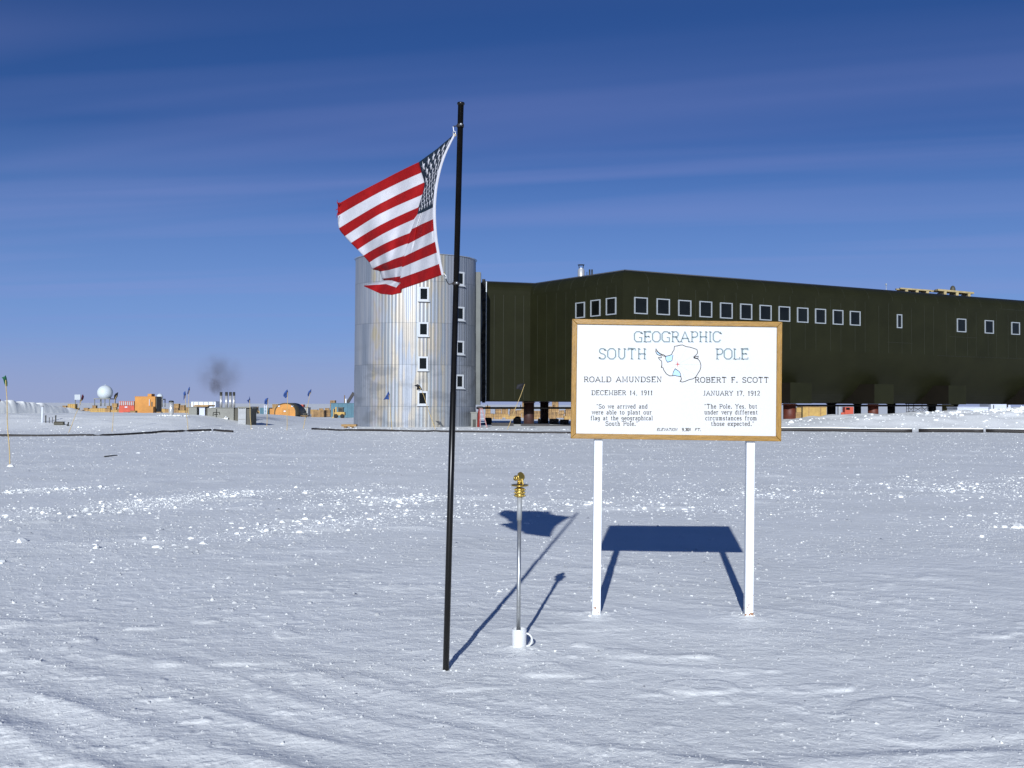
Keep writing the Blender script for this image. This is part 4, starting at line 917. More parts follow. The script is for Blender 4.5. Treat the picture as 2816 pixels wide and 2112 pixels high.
a = P(2624, 797, 92); mb = MB(); mb.ball((a.x, 92.3, a.z + .03), .30, 10, 7, sq=(.8, .8, 1.3)); mb.tube([(a.x - .25, 92.3, a.z - .28), (a.x + .3, 92.3, a.z - .22)], .1, 8); tag(mb.build('cargo_bundle', 'grey_dark'), 'small dark bundle sitting on the roof pallet', 'bundle')

# ------------------------------------------------------------------ tower
TC = P(1141.5, 1100, 75.4); TC.z = 0; TR = 4.47; TZ = 12.25
tw = thing('stair_tower', 'round silver corrugated tower with two columns of small windows', 'tower', Vector((TC.x, TC.y, 0)))
NA = 420; FL = .80
zl = [-.3, 1.50, 1.505, 4.55, 4.555, 7.45, 7.455, 11.1, 11.105, TZ]
zz_of = lambda py: P(1141, py, 71).z
laps = [zz_of(1127), zz_of(1014), zz_of(901), zz_of(758)]
zl = [-.4]
for l_ in laps: zl += [l_, l_ + .004]
zl.append(TZ)
vs_ = []
for i, z in enumerate(zl):
    inset = .022 * ((i + 1) // 2 if i % 2 == 0 else (i + 1) // 2 - 1) * .6
    for k in range(NA):
        t = 2 * math.pi * k / NA; r_ = TR - inset + .007 * (1 if (k // 2) % 2 == 0 else -1)
        vs_.append((TC.x + r_ * math.sin(t), TC.y - FL * r_ * math.cos(t), z))
mb = MB(); mb.add(vs_, [(i * NA + k, i * NA + (k + 1) % NA, (i + 1) * NA + (k + 1) % NA, (i + 1) * NA + k) for i in range(len(zl) - 1) for k in range(NA)], 0, False)
mb.build('cladding', 'tower', tw)
mb = MB(); mb.poly([(TC.x + (TR - .1) * math.sin(2 * math.pi * k / 48), TC.y - FL * (TR - .1) * math.cos(2 * math.pi * k / 48), TZ - .02) for k in range(48)]); mb.build('roof', 'grey_metal', tw)
mb = MB(); 
ring = [(TC.x + (TR + .02) * math.sin(2 * math.pi * k / 96), TC.y - FL * (TR + .02) * math.cos(2 * math.pi * k / 96), TZ) for k in range(97)]
mb.tube(ring, .02, 6, cap=False); mb.build('roof_trim', 'grey_light', tw)
k3 = lambda x, y_: (900 + x * .33755, 660 + y_ * .33755)
def tower_window(cx, cy, wd, hd):
    px, py = k3(cx, cy); d = ray(px, py)
    ax = d.x / d.y; A_q = (ax ** 2) / TR ** 2 + 1 / (TR * FL) ** 2; B_q = -2 * (ax * TC.x / TR ** 2 + TC.y / (TR * FL) ** 2); C_q = (TC.x / TR) ** 2 + (TC.y / (TR * FL)) ** 2 - 1
    Y = (-B_q - math.sqrt(max(0, B_q ** 2 - 4 * A_q * C_q))) / (2 * A_q); c = P(px, py, Y)
    nrm = Vector(((c.x - TC.x) / TR ** 2, (c.y - TC.y) / (TR * FL) ** 2, 0)).normalized(); al = Vector((-nrm.y, nrm.x, 0)); Z = Vector((0, 0, 1)); fw = .115
    mb = MB()
    for sx in (-1, 1): mb.obox(c + al * sx * (wd - fw / 2), al * fw / 2, nrm * .10, Z * hd)
    for sz in (-1, 1): mb.obox(c + Z * sz * (hd - fw / 2), al * (wd - fw), nrm * .098, Z * fw / 2)
    mb.obox(c - Z * (hd + .03) + nrm * .04, al * (wd + .05), nrm * .12, Z * .03)
    w_ = mb.build('window', 'alu_pale', tw); mb = MB(); mb.obox(c + nrm * .03, al * (wd - fw), nrm * .02, Z * (hd - fw)); mb.build('pane', 'glass', w_)
for cx, cy in ((786, 440), (783, 727), (779, 1006), (776, 1289)): tower_window(cx, cy, .355, .49)
for cx, cy in ((1079, 315), (1079, 600), (1077, 877), (1074, 1152)): tower_window(cx, cy, .36, .49)
a, b = P(1312, 1000, 75.6), P(1321, 1000, 75.6)
mb = MB(); mb.box((a.x - .25, 75.3, 1.6), (b.x, 76.4, P(1316, 748, 75.3).z)); mb.build('side_fin', 'flange', tw)
a, b = P(1296, 1136, 72.9), P(1312.5, 1136, 72.9)
mb = MB(); mb.box((a.x, 72.6, -.2), (b.x, 75, a.z)); mb.box((a.x - .04, 72.57, a.z), (b.x + .05, 75, a.z + .08)); dh = mb.build('entry_porch', 'grey_metal', tw)
mb = MB(); mb.box((a.x + .12, 72.57, -.1), (a.x + .34, 72.61, a.z - .45)); mb.build('doorway', 'soot', dh)

# ladder leaning beside the tower
lb = on(1328, 71.5); ld = thing('step_ladder', 'red step ladder standing between the silver tower and the station', 'ladder', lb)
zt_ = P(1322, 1121, 71.5).z
rails = [(P(1325, 1122, 71.5), on(1340, 71.3)), (P(1320.5, 1122, 71.5), on(1321, 71.3)), (P(1320, 1122, 71.9), on(1316, 72.6)), (P(1317, 1122, 71.9), on(1313.5, 72.6))]
for a, b in rails:
    mb = MB(); b = b.copy(); b.z -= .05; mb.obox((a + b) / 2, Vector((.035, 0, 0)), Vector((0, .02, 0)), (a - b) / 2); mb.build('rail', 'ladder_red', ld)
for i in range(5):
    q = .16 + .19 * i
    a = rails[0][0].lerp(rails[0][1], q); b = rails[1][0].lerp(rails[1][1], q); mb = MB(); mb.obox((a + b) / 2, (a - b) / 2, Vector((0, .05, 0)), Vector((0, 0, .014))); mb.build('rung', 'alu', ld)
mb = MB(); a = P(1313, 1121, 71.4); b = P(1327, 1117, 72); mb.box((a.x, 71.4, a.z), (b.x, 72.0, a.z + .10)); mb.build('top_step', 'dark_steel', ld)

# ------------------------------------------------------------------ generic box things
def boxthing(name, label, cat, px0, px1, py0, Y, dep, mname, group=None, py1=None, build=True, rz=0):
    a, b = P(px0, py0, Y), P(px1, py0, Y); zb_ = (P(px0, py1, Y).z if py1 else min(gz(a.x, Y), gz(b.x, Y), gz(a.x, Y + dep)) - .05)
    mb = MB(); mb.box((a.x, Y, zb_), (b.x, Y + dep, a.z), 0, rz)
    return mb, (a.x, b.x, zb_, a.z)

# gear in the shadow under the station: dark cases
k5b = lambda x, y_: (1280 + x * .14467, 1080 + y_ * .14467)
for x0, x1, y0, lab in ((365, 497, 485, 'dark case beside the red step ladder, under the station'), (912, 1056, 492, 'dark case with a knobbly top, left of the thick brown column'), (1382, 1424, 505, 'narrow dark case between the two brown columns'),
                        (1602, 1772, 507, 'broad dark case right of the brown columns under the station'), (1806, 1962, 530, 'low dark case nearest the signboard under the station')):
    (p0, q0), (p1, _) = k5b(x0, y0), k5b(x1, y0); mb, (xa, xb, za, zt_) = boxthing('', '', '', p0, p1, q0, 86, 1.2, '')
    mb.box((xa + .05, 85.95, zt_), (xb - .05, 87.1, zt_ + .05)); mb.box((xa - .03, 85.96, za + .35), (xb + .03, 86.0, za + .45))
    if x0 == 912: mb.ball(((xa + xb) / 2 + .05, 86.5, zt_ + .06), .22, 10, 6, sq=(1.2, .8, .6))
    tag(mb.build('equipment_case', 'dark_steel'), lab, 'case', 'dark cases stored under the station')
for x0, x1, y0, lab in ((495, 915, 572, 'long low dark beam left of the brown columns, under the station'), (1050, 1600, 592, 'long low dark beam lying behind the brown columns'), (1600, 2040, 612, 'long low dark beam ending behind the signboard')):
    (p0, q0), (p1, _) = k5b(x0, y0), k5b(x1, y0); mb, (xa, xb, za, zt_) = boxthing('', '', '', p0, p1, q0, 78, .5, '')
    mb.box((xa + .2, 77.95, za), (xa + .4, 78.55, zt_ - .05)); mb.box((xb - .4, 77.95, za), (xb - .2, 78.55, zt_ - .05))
    tag(mb.build('dark_bar', 'dark_steel'), lab, 'bar', 'dark bars lying under the station')  # low dark bars fill the dark band at the bottom of this gap

# right of the sign, beyond the station
def simple(name, label, cat, px0, px1, py0, Y, dep, mname, group=None, py1=None, battens=0, bmat=None, lid=True):
    mb, (xa, xb, za, zt_) = boxthing('', '', '', px0, px1, py0, Y, dep, mname, py1=py1)
    w_ = xb - xa; e = w_ * .012 + .01
    for k in range(battens):
        x = xa + w_ * (k + .5) / battens; mb.box((x - w_ * .02, Y - e, za + .02), (x + w_ * .02, Y + e * .5, zt_ - .03), 1 if bmat else 0)
    if lid: mb.box((xa - e, Y - e * 1.5, zt_), (xb + e, Y + dep + e, zt_ + .04 + w_ * .01), 1 if bmat else 0)
    return tag(mb.build(name, [mname, bmat] if bmat else mname), label, cat, group)
simple('plywood_shed', 'tan plywood shed seen beneath the station between two columns', 'shed', 2208, 2273, 1119.5, 154, 3, 'plywood', battens=2, bmat='crate')
simple('plywood_box', 'small tan box on top beside the first red column', 'box', 2191, 2203, 1121, 152, .8, 'plywood', py1=1134, battens=2, bmat='crate_dark')
simple('plywood_box', 'small tan box on the snow beside the first red column', 'box', 2188.5, 2202, 1134.6, 152, .8, 'crate', battens=2, bmat='crate_dark')
simple('grey_cabinet', 'narrow pale grey cabinet beside the orange tractor', 'cabinet', 2306, 2312, 1117, 153, .5, 'grey_light')
# orange tractor
tp = on(2331, 154); tz = P(2331, 1140, 154).z; s_ = 154 / FPX
tr_ = thing('orange_tractor', 'small orange tractor with a cab parked beyond the station columns', 'tractor', Vector((tp.x, 154, tp.z)))
def X_(px, Y): return P(px, 1110, Y).x
mb = MB(); mb.box((X_(2313, 154), 153.6, tp.z + .35), (X_(2346, 154), 155.0, P(2330, 1154, 154).z)); mb.box((X_(2311, 154), 153.7, P(2330, 1134, 154).z), (X_(2321, 154), 154.9, P(2330, 1154, 154).z)); mb.build('body', 'red_box', tr_)
mb = MB(); mb.box((X_(2322, 154), 153.7, P(2330, 1154, 154).z), (X_(2345, 154), 154.9, P(2330, 1119, 154).z)); cb_ = mb.build('cab', 'red_box', tr_)
mb = MB(); mb.box((X_(2325, 154), 153.66, P(2330, 1127, 154).z), (X_(2335, 154), 153.72, P(2330, 1121, 154).z)); mb.build('cab_window', 'glass', cb_)
for px in (2318, 2340):
    mb = MB(); x = X_(px, 154); mb.lathe((x, 153.45, tp.z + .40), [(0, 0), (.36, 0), (.42, .05), (.42, .25), (.36, .3), (0, .3)], 18, axis=(0, 1, 0)); mb.build('wheel', 'tyre', tr_)
# scaffold
sc_ = thing('scaffold', 'open pipe scaffold frame standing on the snow beyond the columns', 'scaffold', on(2520, 154))
k7 = lambda x, y_: (2460 + x * .16094, 1060 + y_ * .16094)
for cx in (205, 240, 325, 470, 560):
    mb = MB(); px, _ = k7(cx, 0); x = X_(px, 154); mb.tube([(x, 154, gz(x, 154) - .1), (x, 154, P(px, 1109, 154).z)], .045, 6); mb.build('upright', 'dark_steel', sc_)
for cy in (345, 400, 450):
    mb = MB(); a, b = k7(200, cy), k7(565, cy); mb.tube([P(*a, 154), P(*b, 154)], .035, 6); mb.build('crossbar', 'dark_steel', sc_)
for x0, x1 in ((240, 325), (325, 470), (470, 560)):
    mb = MB(); mb.tube([P(*k7(x0, 455), 154), P(*k7(x1, 365), 154)], .028, 6); mb.tube([P(*k7(x0, 365), 154.1), P(*k7(x1, 455), 154.1)], .028, 6); mb.build('diagonal_brace', 'dark_steel', sc_)
# pale containers by the heap
simple('pale_container', 'long low pale container behind the snow heap under the station', 'container', 2633, 2724, 1121, 83.5, 2.0, 'pale_wall', battens=0)
mb, (xa, xb, za, zt_) = boxthing('', '', '', 2725, 2768, 1111.5, 83.0, 2, '')
mb.box((xa + .18, 82.96, zt_ - .35), (xa + .24, 83.01, zt_ - .05), 1); mb.box((xb + .01, 82.97, za + .4), (xb + .12, 84.5, zt_ - .02), 1); mb.box((xa + .6, 82.95, zt_ - .62), (xa + .95, 83.0, zt_ - .52), 1)
tag(mb.build('pale_container', ['pale_wall', 'dark_steel']), 'tall square pale container behind the snow heap, dark strip at its edge', 'container')
simple('pale_board', 'narrow pale upright board right of the square container', 'board', 2772, 2779, 1114, 83.2, .3, 'pale_wall', lid=False)

# ------------------------------------------------------------------ cable conduit lines lying in the snow
def conduit(name, label, pts, r_, cap=False, group=None):
    P3 = [G(*q) for q in pts]; dense = []
    for a, b in zip(P3[:-1], P3[1:]):
        nn = max(2, int((b - a).length / .5))
        for k in range(nn): dense.append(a.lerp(b, k / nn))
    dense.append(P3[-1])
    for p in dense: p.z = gz(p.x, p.y) + r_ * .8 + .02 * float(vnoise(np.array(p.x * .35), np.array(p.y * .1), 77))
    mb = MB(); mb.tube(dense, r_, 10); o = mb.build(name, 'dark_steel'); tag(o, label, 'pipe', group)
    if cap:
        mb = MB(); mb.tube([p + Vector((0, .03, r_ * 1.02)) for p in dense], [r_ * .42 * (1 + .35 * math.sin(p.x * 1.3) * math.sin(p.x * .37)) for p in dense], 8); mb.build('snow_cap', 'crumb', o)
    return o
grp = 'dark pipe run half buried in the snow'
conduit('conduit_pipe', 'dark pipe curving over the snow below the left mound', [(-80, 1199), (100, 1198.5), (255, 1197.5), (335, 1195), (430, 1190), (520, 1186), (580, 1184.5)], .06, False, grp)
conduit('conduit_pipe', 'short dark pipe end lying just left of the survey hut', [(588, 1184.5), (612, 1186.5), (640, 1188)], .06, False, grp)
conduit('conduit_pipe', 'long thin dark pipe on the snow before the silver tower', [(858, 1181.5), (905, 1183), (935, 1185.5), (970, 1185), (1240, 1189), (1400, 1191), (1500, 1192.5), (1580, 1193)], .06, False, grp)
for i, (q0, q1, lab) in enumerate((((2100, 1184.5), (2508, 1188.5), 'snow topped dark pipe running right from behind the signboard'), ((2527, 1188), (2704, 1191), 'snow topped dark pipe section between two white snow gaps'), ((2711, 1190.5), (2880, 1193), 'snow topped dark pipe section reaching the right edge'))):
    conduit('conduit_pipe', lab, [q0, ((q0[0] + q1[0]) / 2, (q0[1] + q1[1]) / 2), q1], .125, True, grp)

# ------------------------------------------------------------------ route flags on bamboo poles
def route_flag(label, base, top, outline, mname, r_=.012, group='bamboo route flags', Y=None, curl=.12):
    b = G(*base) if Y is None else on(base[0], Y)
    t_ = P(top[0], top[1], b.y); rt_ = thing('route_flag', label, 'marker flag', b, group)
    rr = max(r_, .00042 * b.y * .62); d = (t_ - b).normalized(); topq = P(*outline[0], b.y)
    L_ = (t_ - b).length; mb = MB()
    npt = 7; ptsb = [b - d * .15] + [b + d * L_ * k / npt + Vector((.012 * math.sin(k * 1.3), 0, 0)) * (k not in (0, npt)) for k in range(npt + 1)] + [topq.lerp(t_, .15)]
    mb.tube(ptsb, [rr * (1.15 - .35 * k / len(ptsb)) for k in range(len(ptsb))], 8); mb.build('bamboo_pole', 'bamboo', rt_)
    cx_, cy_ = sum(q[0] for q in outline) / len(outline), sum(q[1] for q in outline) / len(outline)
    # cloth: the outline refined, with ripples in depth
    n = len(outline); rim = []
    for k in range(n):
        p0, p1 = outline[k], outline[(k + 1) % n]
        for f in (0, .5): rim.append((p0[0] + (p1[0] - p0[0]) * f, p0[1] + (p1[1] - p0[1]) * f))
    hgt = max(q[1] for q in outline) - min(q[1] for q in outline)
    def dep(x, y_): return b.y - .02 + curl * (math.sin((x - cx_) / max(hgt, 1) * 4.2 + (y_ - cy_) / max(hgt, 1) * 2.5))
    vs = [P(cx_, cy_, dep(cx_, cy_))] + [P(cx_ + (x - cx_) * .55, cy_ + (y_ - cy_) * .55, dep(cx_ + (x - cx_) * .55, y_)) for x, y_ in rim] + [P(x, y_, dep(x, y_)) for x, y_ in rim]
    m2 = len(rim); fs = [(0, 1 + k, 1 + (k + 1) % m2) for k in range(m2)] + [(1 + k, 1 + m2 + k, 1 + m2 + (k + 1) % m2, 1 + (k + 1) % m2) for k in range(m2)]
    mb = MB(); mb.add(vs, fs, 0, True); o = mb.build('flag_cloth', mname, rt_)
    sd = o.modifiers.new('cloth', 'SOLIDIFY'); sd.thickness = .006; sd.offset = 0
    return rt_
k1 = lambda *q: [(x * .217, 960 + y_ * .217) for x, y_ in q]
k2 = lambda *q: [(460 + x * .23508, 960 + y_ * .23508) for x, y_ in q]
k3_ = lambda *q: [k3(x, y_) for x, y_ in q]
route_flag('tall near bamboo pole with a crumpled green flag at the left edge', (27, 1281), (16.5, 1064), k1((70, 330), (82, 360), (95, 420), (94, 470), (70, 470), (52, 425), (38, 375), (22, 362), (40, 352), (58, 345)), 'green_flag', .012, curl=.05)
route_flag('thin leaning bamboo pole with a dark red flag beside the grey panel', (189, 1189), (223, 1103), k1((1050, 572), (1064, 600), (1058, 630), (1040, 655), (1018, 660), (1030, 620), (1038, 590)), 'red_flag')
route_flag('thin bamboo pole with a black flag beside the big white radome', (308, 1186), (316, 1098), k1((1498, 545), (1490, 600), (1465, 635), (1448, 630), (1445, 590), (1460, 565)), 'black_flag')
route_flag('bamboo pole with a narrow drooping blue flag, front one of a pair', (517, 1181), (509, 1096), k2((210, 490), (218, 530), (214, 570), (197, 582), (190, 600), (192, 545), (188, 510)), 'blue_flag')
route_flag('bamboo pole with a blue flag held higher, rear one of a pair', (518.5, 1160), (519, 1087), k2((262, 438), (264, 480), (255, 525), (232, 528), (240, 495), (246, 460)), 'blue_flag', Y=72)
route_flag('bamboo pole with a knotted dark blue flag before the brown hut end', (690.5, 1181.5), (686.5, 1109), k2((962, 553), (970, 590), (968, 635), (953, 628), (940, 612), (932, 598), (955, 588)), 'blue_flag')
route_flag('short bamboo pole with a broad blue flag before the white ladder', (733.5, 1172.5), (736.5, 1113), k2((1180, 570), (1180, 620), (1168, 650), (1135, 640), (1138, 600), (1152, 578)), 'blue_flag')
route_flag('bamboo pole with a bright blue flag before the orange round hut', (789, 1183), (790.5, 1091), k2((1404, 470), (1412, 500), (1410, 550), (1385, 575), (1356, 548), (1362, 520), (1382, 490)), 'blue_flag')
route_flag('bamboo pole with a slim blue flag leaning right of the orange round hut', (834, 1178.5), (851, 1088), k2((1685, 467), (1682, 505), (1665, 545), (1645, 555), (1640, 530), (1652, 495)), 'blue_flag')
route_flag('faint bamboo pole with a torn blue flag before the silver tower', (1078, 1183), (1071, 1099), k3_((500, 1232), (509, 1258), (508, 1300), (480, 1298), (456, 1302), (472, 1282), (484, 1258)), 'blue_flag')
route_flag('left leaning bamboo pole with a hooked black flag before the tower window', (1197, 1181.5), (1160, 1074), k3_((735, 1174), (755, 1186), (775, 1222), (750, 1218), (728, 1222), (732, 1195), (708, 1186)), 'black_flag')
route_flag('right leaning bamboo pole with a square black flag before the dark station', (1395, 1181.5), (1437, 1073), k3_((1612, 1165), (1600, 1195), (1588, 1226), (1560, 1214), (1537, 1214), (1548, 1178)), 'black_flag')
route_flag('cut off magenta flag peeping in at the left picture edge', (-4, 1190), (-2, 1104), [(-3, 1094), (1.5, 1099), (2, 1103), (-2, 1106), (-8, 1105)], 'red_flag')

# fallen stick on the snow
a, b = G(287, 1257.5), G(321, 1253.5); mb = MB(); mb.tube([a + Vector((0, 0, .02)), a.lerp(b, .5) + Vector((0, 0, .022)), b + Vector((0, 0, .015))], .018, 6); tag(mb.build('fallen_stick', 'dark_steel'), 'dark stick lying flat on the snow near the green flag', 'stick')

# ------------------------------------------------------------------ small posts on the left mound
p = G(116, 1163); mb = MB(); zt_ = P(116, 1117, p.y).z; rr = 2.4 * p.y / FPX
pv = thing('marker_post', 'tall white pipe post on the left snow mound', 'post', p, 'posts on the left snow mound'); mb.tube([p - Vector((0, 0, .2)), (p.x, p.y, zt_)], rr, 12); mb.build('pipe', 'white_sheet', pv); mb = MB(); mb.lathe((p.x, p.y, zt_), [(rr * 1.2, -.05), (rr * 1.2, .02), (0, .03)], 12); mb.build('cap', 'grey_light', pv)
for px, wpx, py0, py1, lab in ((125.7, 3.2, 1143, 1163.5, 'dark stub post right beside the white pipe post'), (135.6, 1.8, 1148.5, 1164.5, 'thin dark stub post, left one of the two thin ones'), (144.5, 1.6, 1147.8, 1165.5, 'thin dark stub post, right one of the two thin ones'), (153, 3.4, 1142.7, 1166, 'dark stub post at the half buried drum')):
    p = G(px, py1); mb = MB(); mb.tube([p - Vector((0, 0, .2)), (p.x, p.y, P(px, py0, p.y).z)], wpx / 2 * p.y / FPX, 8); mb.lathe((p.x, p.y, P(px, py0, p.y).z), [(wpx * .62 * p.y / FPX, -.04), (wpx * .62 * p.y / FPX, .01), (0, .015)], 8); tag(mb.build('marker_post', 'soot'), lab, 'post', 'posts on the left snow mound')
p = G(163, 1170); k_ = p.y / FPX; mb = MB(); mb.lathe((p.x - 13 * k_, p.y, p.z + 5 * k_), [(0, 0), (5.6 * k_, 0), (6 * k_, .04), (5.7 * k_, 8 * k_), (6 * k_, 9 * k_), (5.7 * k_, 18 * k_), (6 * k_, 26 * k_ - .04), (5.6 * k_, 26 * k_), (0, 26 * k_)], 18, axis=(1, 0, 0)); tag(mb.build('fuel_drum', 'grey_dark'), 'dark drum lying half buried beside the stub posts', 'drum')
p = G(186, 1172); mb = MB(); mb.tube([p, p + Vector((.02, 0, .1))], .07, 8); mb.tube([p + Vector((.02, 0, .08)), p + Vector((.05, 0, .24))], .04, 8); tag(mb.build('pipe_stub', 'soot'), 'tiny dark pipe stub right of the buried drum', 'pipe')

# steel vent by the grey hut
p = on(471, 67); k_ = 67 / FPX; zt_ = P(471, 1104, 67).z
vp = thing('vent_pipe', 'shiny steel vent pipe in a small snow heap left of the grey hut', 'vent', p)
mb = MB(); mb.tube([p - Vector((0, 0, .2)), (p.x, 67, zt_)], 6.6 * k_, 20)
for q in (.35, .75): mb.lathe((p.x, 67, p.z + (zt_ - p.z) * q), [(6.6 * k_, -.02), (7.1 * k_, -.015), (7.1 * k_, .015), (6.6 * k_, .02)], 20)
mb.build('pipe', 'stack', vp); mb = MB(); mb.lathe((p.x, 67, zt_), [(6.9 * k_, -.06), (6.9 * k_, 0), (5.6 * k_, .05), (0, .06)], 20); mb.build('cap', 'soot', vp)
sp3 = [(p.x + random.gauss(0, .35), 66.6 + random.gauss(0, .3), p.z + .02, random.uniform(.02, .08)) for _ in range(22)] + [(p.x + .5 + random.random() * .7, 66.5 + random.gauss(0, .2), p.z, random.uniform(.02, .06)) for _ in range(10)]
clods('snow_heap', sp3, 'snow heaped round the shiny vent pipe')

# ------------------------------------------------------------------ grey generator hut with four stacks
YG = 72.0
gx = lambda cx: X_(460 + cx * .23508, YG); gzz = lambda cy, Y=YG: P(600, 960 + cy * .23508, Y).z
hut = thing('generator_hut', 'grey metal generator hut half buried in snow, with four exhaust stacks', 'hut', Vector((gx(520), YG, 0)))
mb = MB(); mb.box((gx(245), YG, -.5), (gx(345), YG + 3, gzz(683))); mb.box((gx(345), YG + .5, -.5), (gx(470), YG + 3, gzz(690))); mb.box((gx(470), YG + .05, -.5), (gx(520), YG + 3, gzz(688))); mb.box((gx(520), YG - .15, -.5), (gx(785), YG + 3, gzz(690)))
mb.box((gx(245) - .04, YG - .05, gzz(683)), (gx(345) + .02, YG + 3, gzz(676))); mb.box((gx(515), YG - .2, gzz(690)), (gx(790), YG + 3, gzz(684))); mb.build('wall', 'grey_metal', hut)
mb = MB(); mb.box((gx(345), YG + .42, -.5), (gx(364), YG + .5, gzz(690))); mb.box((gx(432), YG + .42, -.5), (gx(452), YG + .5, gzz(690))); mb.box((gx(785) + .004, YG, -.5), (gx(832), YG + 2, gzz(688))); mb.build('shade_strip', 'grey_dark', hut)  # dark strips put the shade of the hut's recesses and right side into colour
mb = MB(); mb.box((gx(365), YG + .2, -.5), (gx(430), YG + .495, gzz(692))); mb.box((gx(362), YG + .17, gzz(692)), (gx(433), YG + .5, gzz(686))); mb.build('door', 'pale_wall', hut)
mb = MB()
for pts in (((545, 780), (548, 740), (620, 738), (622, 765)), ((585, 700), (585, 740)), ((583, 740), (583, 850)), ((560, 765), (600, 762))): mb.tube([(gx(x), YG - .19, gzz(y_)) for x, y_ in pts], .022, 6)
mb.build('pipework', 'soot', hut)
for cx, hw in ((581, 16), (645, 16), (692, 16), (734, 15)):
    mb = MB(); r_ = hw * .23508 * YG / FPX; x = gx(cx); mb.tube([(x, YG + 1, gzz(700)), (x, YG + 1, gzz(545))], r_, 18); mb.lathe((x, YG + 1, gzz(620)), [(r_, -.02), (r_ * 1.08, -.01), (r_ * 1.08, .01), (r_, .02)], 18)
    o = mb.build('exhaust_stack', 'stack', hut); mb = MB(); mb.lathe((x, YG + 1, 0), [(r_ * .99, gzz(545)), (r_ * .99, gzz(500)), (r_ * .85, gzz(500)), (r_ * .85, gzz(520))], 18); mb.build('sooty_tip', 'soot', o)
mb = MB(); Y2 = YG - 1.9; g2 = lambda cx: X_(460 + cx * .23508, Y2)
mb.box((g2(830), Y2, -.4), (g2(920), Y2 + 1.6, gzz(685, Y2))); ep = mb.build('entry_box', 'grey_light', hut)
mb = MB(); mb.box((g2(834), Y2 - .012, gzz(822, Y2)), (g2(916), Y2 - .002, gzz(818, Y2))); mb.build('panel_joint', 'grey_metal', ep)
mb = MB(); mb.box((g2(920) + .004, Y2 + .12, -.4), (g2(975), Y2 + 1.6, gzz(690, Y2))); mb.build('side_wall', 'grey_dark', hut)
mb = MB(); mb.box((g2(824), Y2 - .08, gzz(685, Y2)), (g2(978), Y2 + 1.7, gzz(672, Y2)))
for cx in (845, 862, 880, 898): mb.ball((g2(cx), Y2 - .09, gzz(688, Y2)), .035, 8, 5)
mb.build('roof_slab', 'grey_metal', hut)
a = Vector((gx(712), YG - .35, gzz(815))); clods('snow_patch', [(a.x + random.gauss(0, .10), a.y + random.uniform(0, .15), a.z + random.gauss(0, .13), random.uniform(.03, .09)) for _ in range(26)], 'white snow patch stuck on the grey hut wall')
mb = MB()
for k in range(6): mb.box((gx(282 + k * 4), YG + .4 + .3 * k, gzz(676) + .01), (gx(456), YG + .62 + .3 * k, gzz(660 - (k % 2) * 6)))
tag(mb.build('lumber_stack', 'crate'), 'pale planks stacked on the grey generator hut roof', 'timber')
simple('white_trailer', 'long white trailer box behind the grey generator hut', 'trailer', 526, 593, 1105, 190, 3, 'white_sheet', battens=5, bmat='grey_light')
# smoke
def smoke_obj(name, label, c, rad, dens, seed):
    m = bpy.data.materials.new(name); m.use_nodes = True; t = m.node_tree; t.nodes.clear(); L = t.links.new
    out = t.nodes.new('ShaderNodeOutputMaterial'); pv = t.nodes.new('ShaderNodeVolumePrincipled'); pv.inputs['Color'].default_value = (.34, .28, .25, 1); pv.inputs['Anisotropy'].default_value = .1
    tcn = t.nodes.new('ShaderNodeTexCoord'); gr = t.nodes.new('ShaderNodeVectorMath'); gr.operation = 'LENGTH'; L(tcn.outputs['Object'], gr.inputs[0])
    fall = t.nodes.new('ShaderNodeMapRange'); fall.interpolation_type = 'SMOOTHSTEP'; fall.inputs['From Min'].default_value = 1.0; fall.inputs['From Max'].default_value = .12; L(gr.outputs['Value'], fall.inputs['Value'])
    nn = t.nodes.new('ShaderNodeTexNoise'); nn.noise_dimensions = '4D'; nn.inputs['W'].default_value = seed; nn.inputs['Scale'].default_value = 1.7; nn.inputs['Detail'].default_value = 4; L(tcn.outputs['Object'], nn.inputs['Vector'])
    mr_ = t.nodes.new('ShaderNodeMapRange'); mr_.inputs['From Min'].default_value = .36; mr_.inputs['From Max'].default_value = .72; L(nn.outputs['Fac'], mr_.inputs['Value'])
    mu = t.nodes.new('ShaderNodeMath'); mu.operation = 'MULTIPLY'; L(fall.outputs[0], mu.inputs[0]); L(mr_.outputs[0], mu.inputs[1])
    mu2 = t.nodes.new('ShaderNodeMath'); mu2.operation = 'MULTIPLY'; mu2.inputs[1].default_value = dens; L(mu.outputs[0], mu2.inputs[0]); L(mu2.outputs[0], pv.inputs['Density']); L(pv.outputs[0], out.inputs['Volume'])
    mb = MB(); mb.ball((0, 0, 0), 1.0, 24, 16); o = mb.build(name, m, origin=(0, 0, 0)); o.location = c; o.scale = rad
    return tag(o, label, None, None, 'stuff')
k_ = .23508 * YG / FPX
smoke_obj('smoke', 'dark exhaust smoke drifting up from the left stack', P(460 + 610 * .23508, 960 + 300 * .23508, YG + 1), (330 * k_, 1.5, 310 * k_), .95, 3.0)
smoke_obj('smoke_wisp', 'brownish smoke rising right at the left stack mouth', P(460 + 574 * .23508, 960 + 430 * .23508, YG + 1.2), (105 * k_, .5, 150 * k_), 3.8, 8.0)

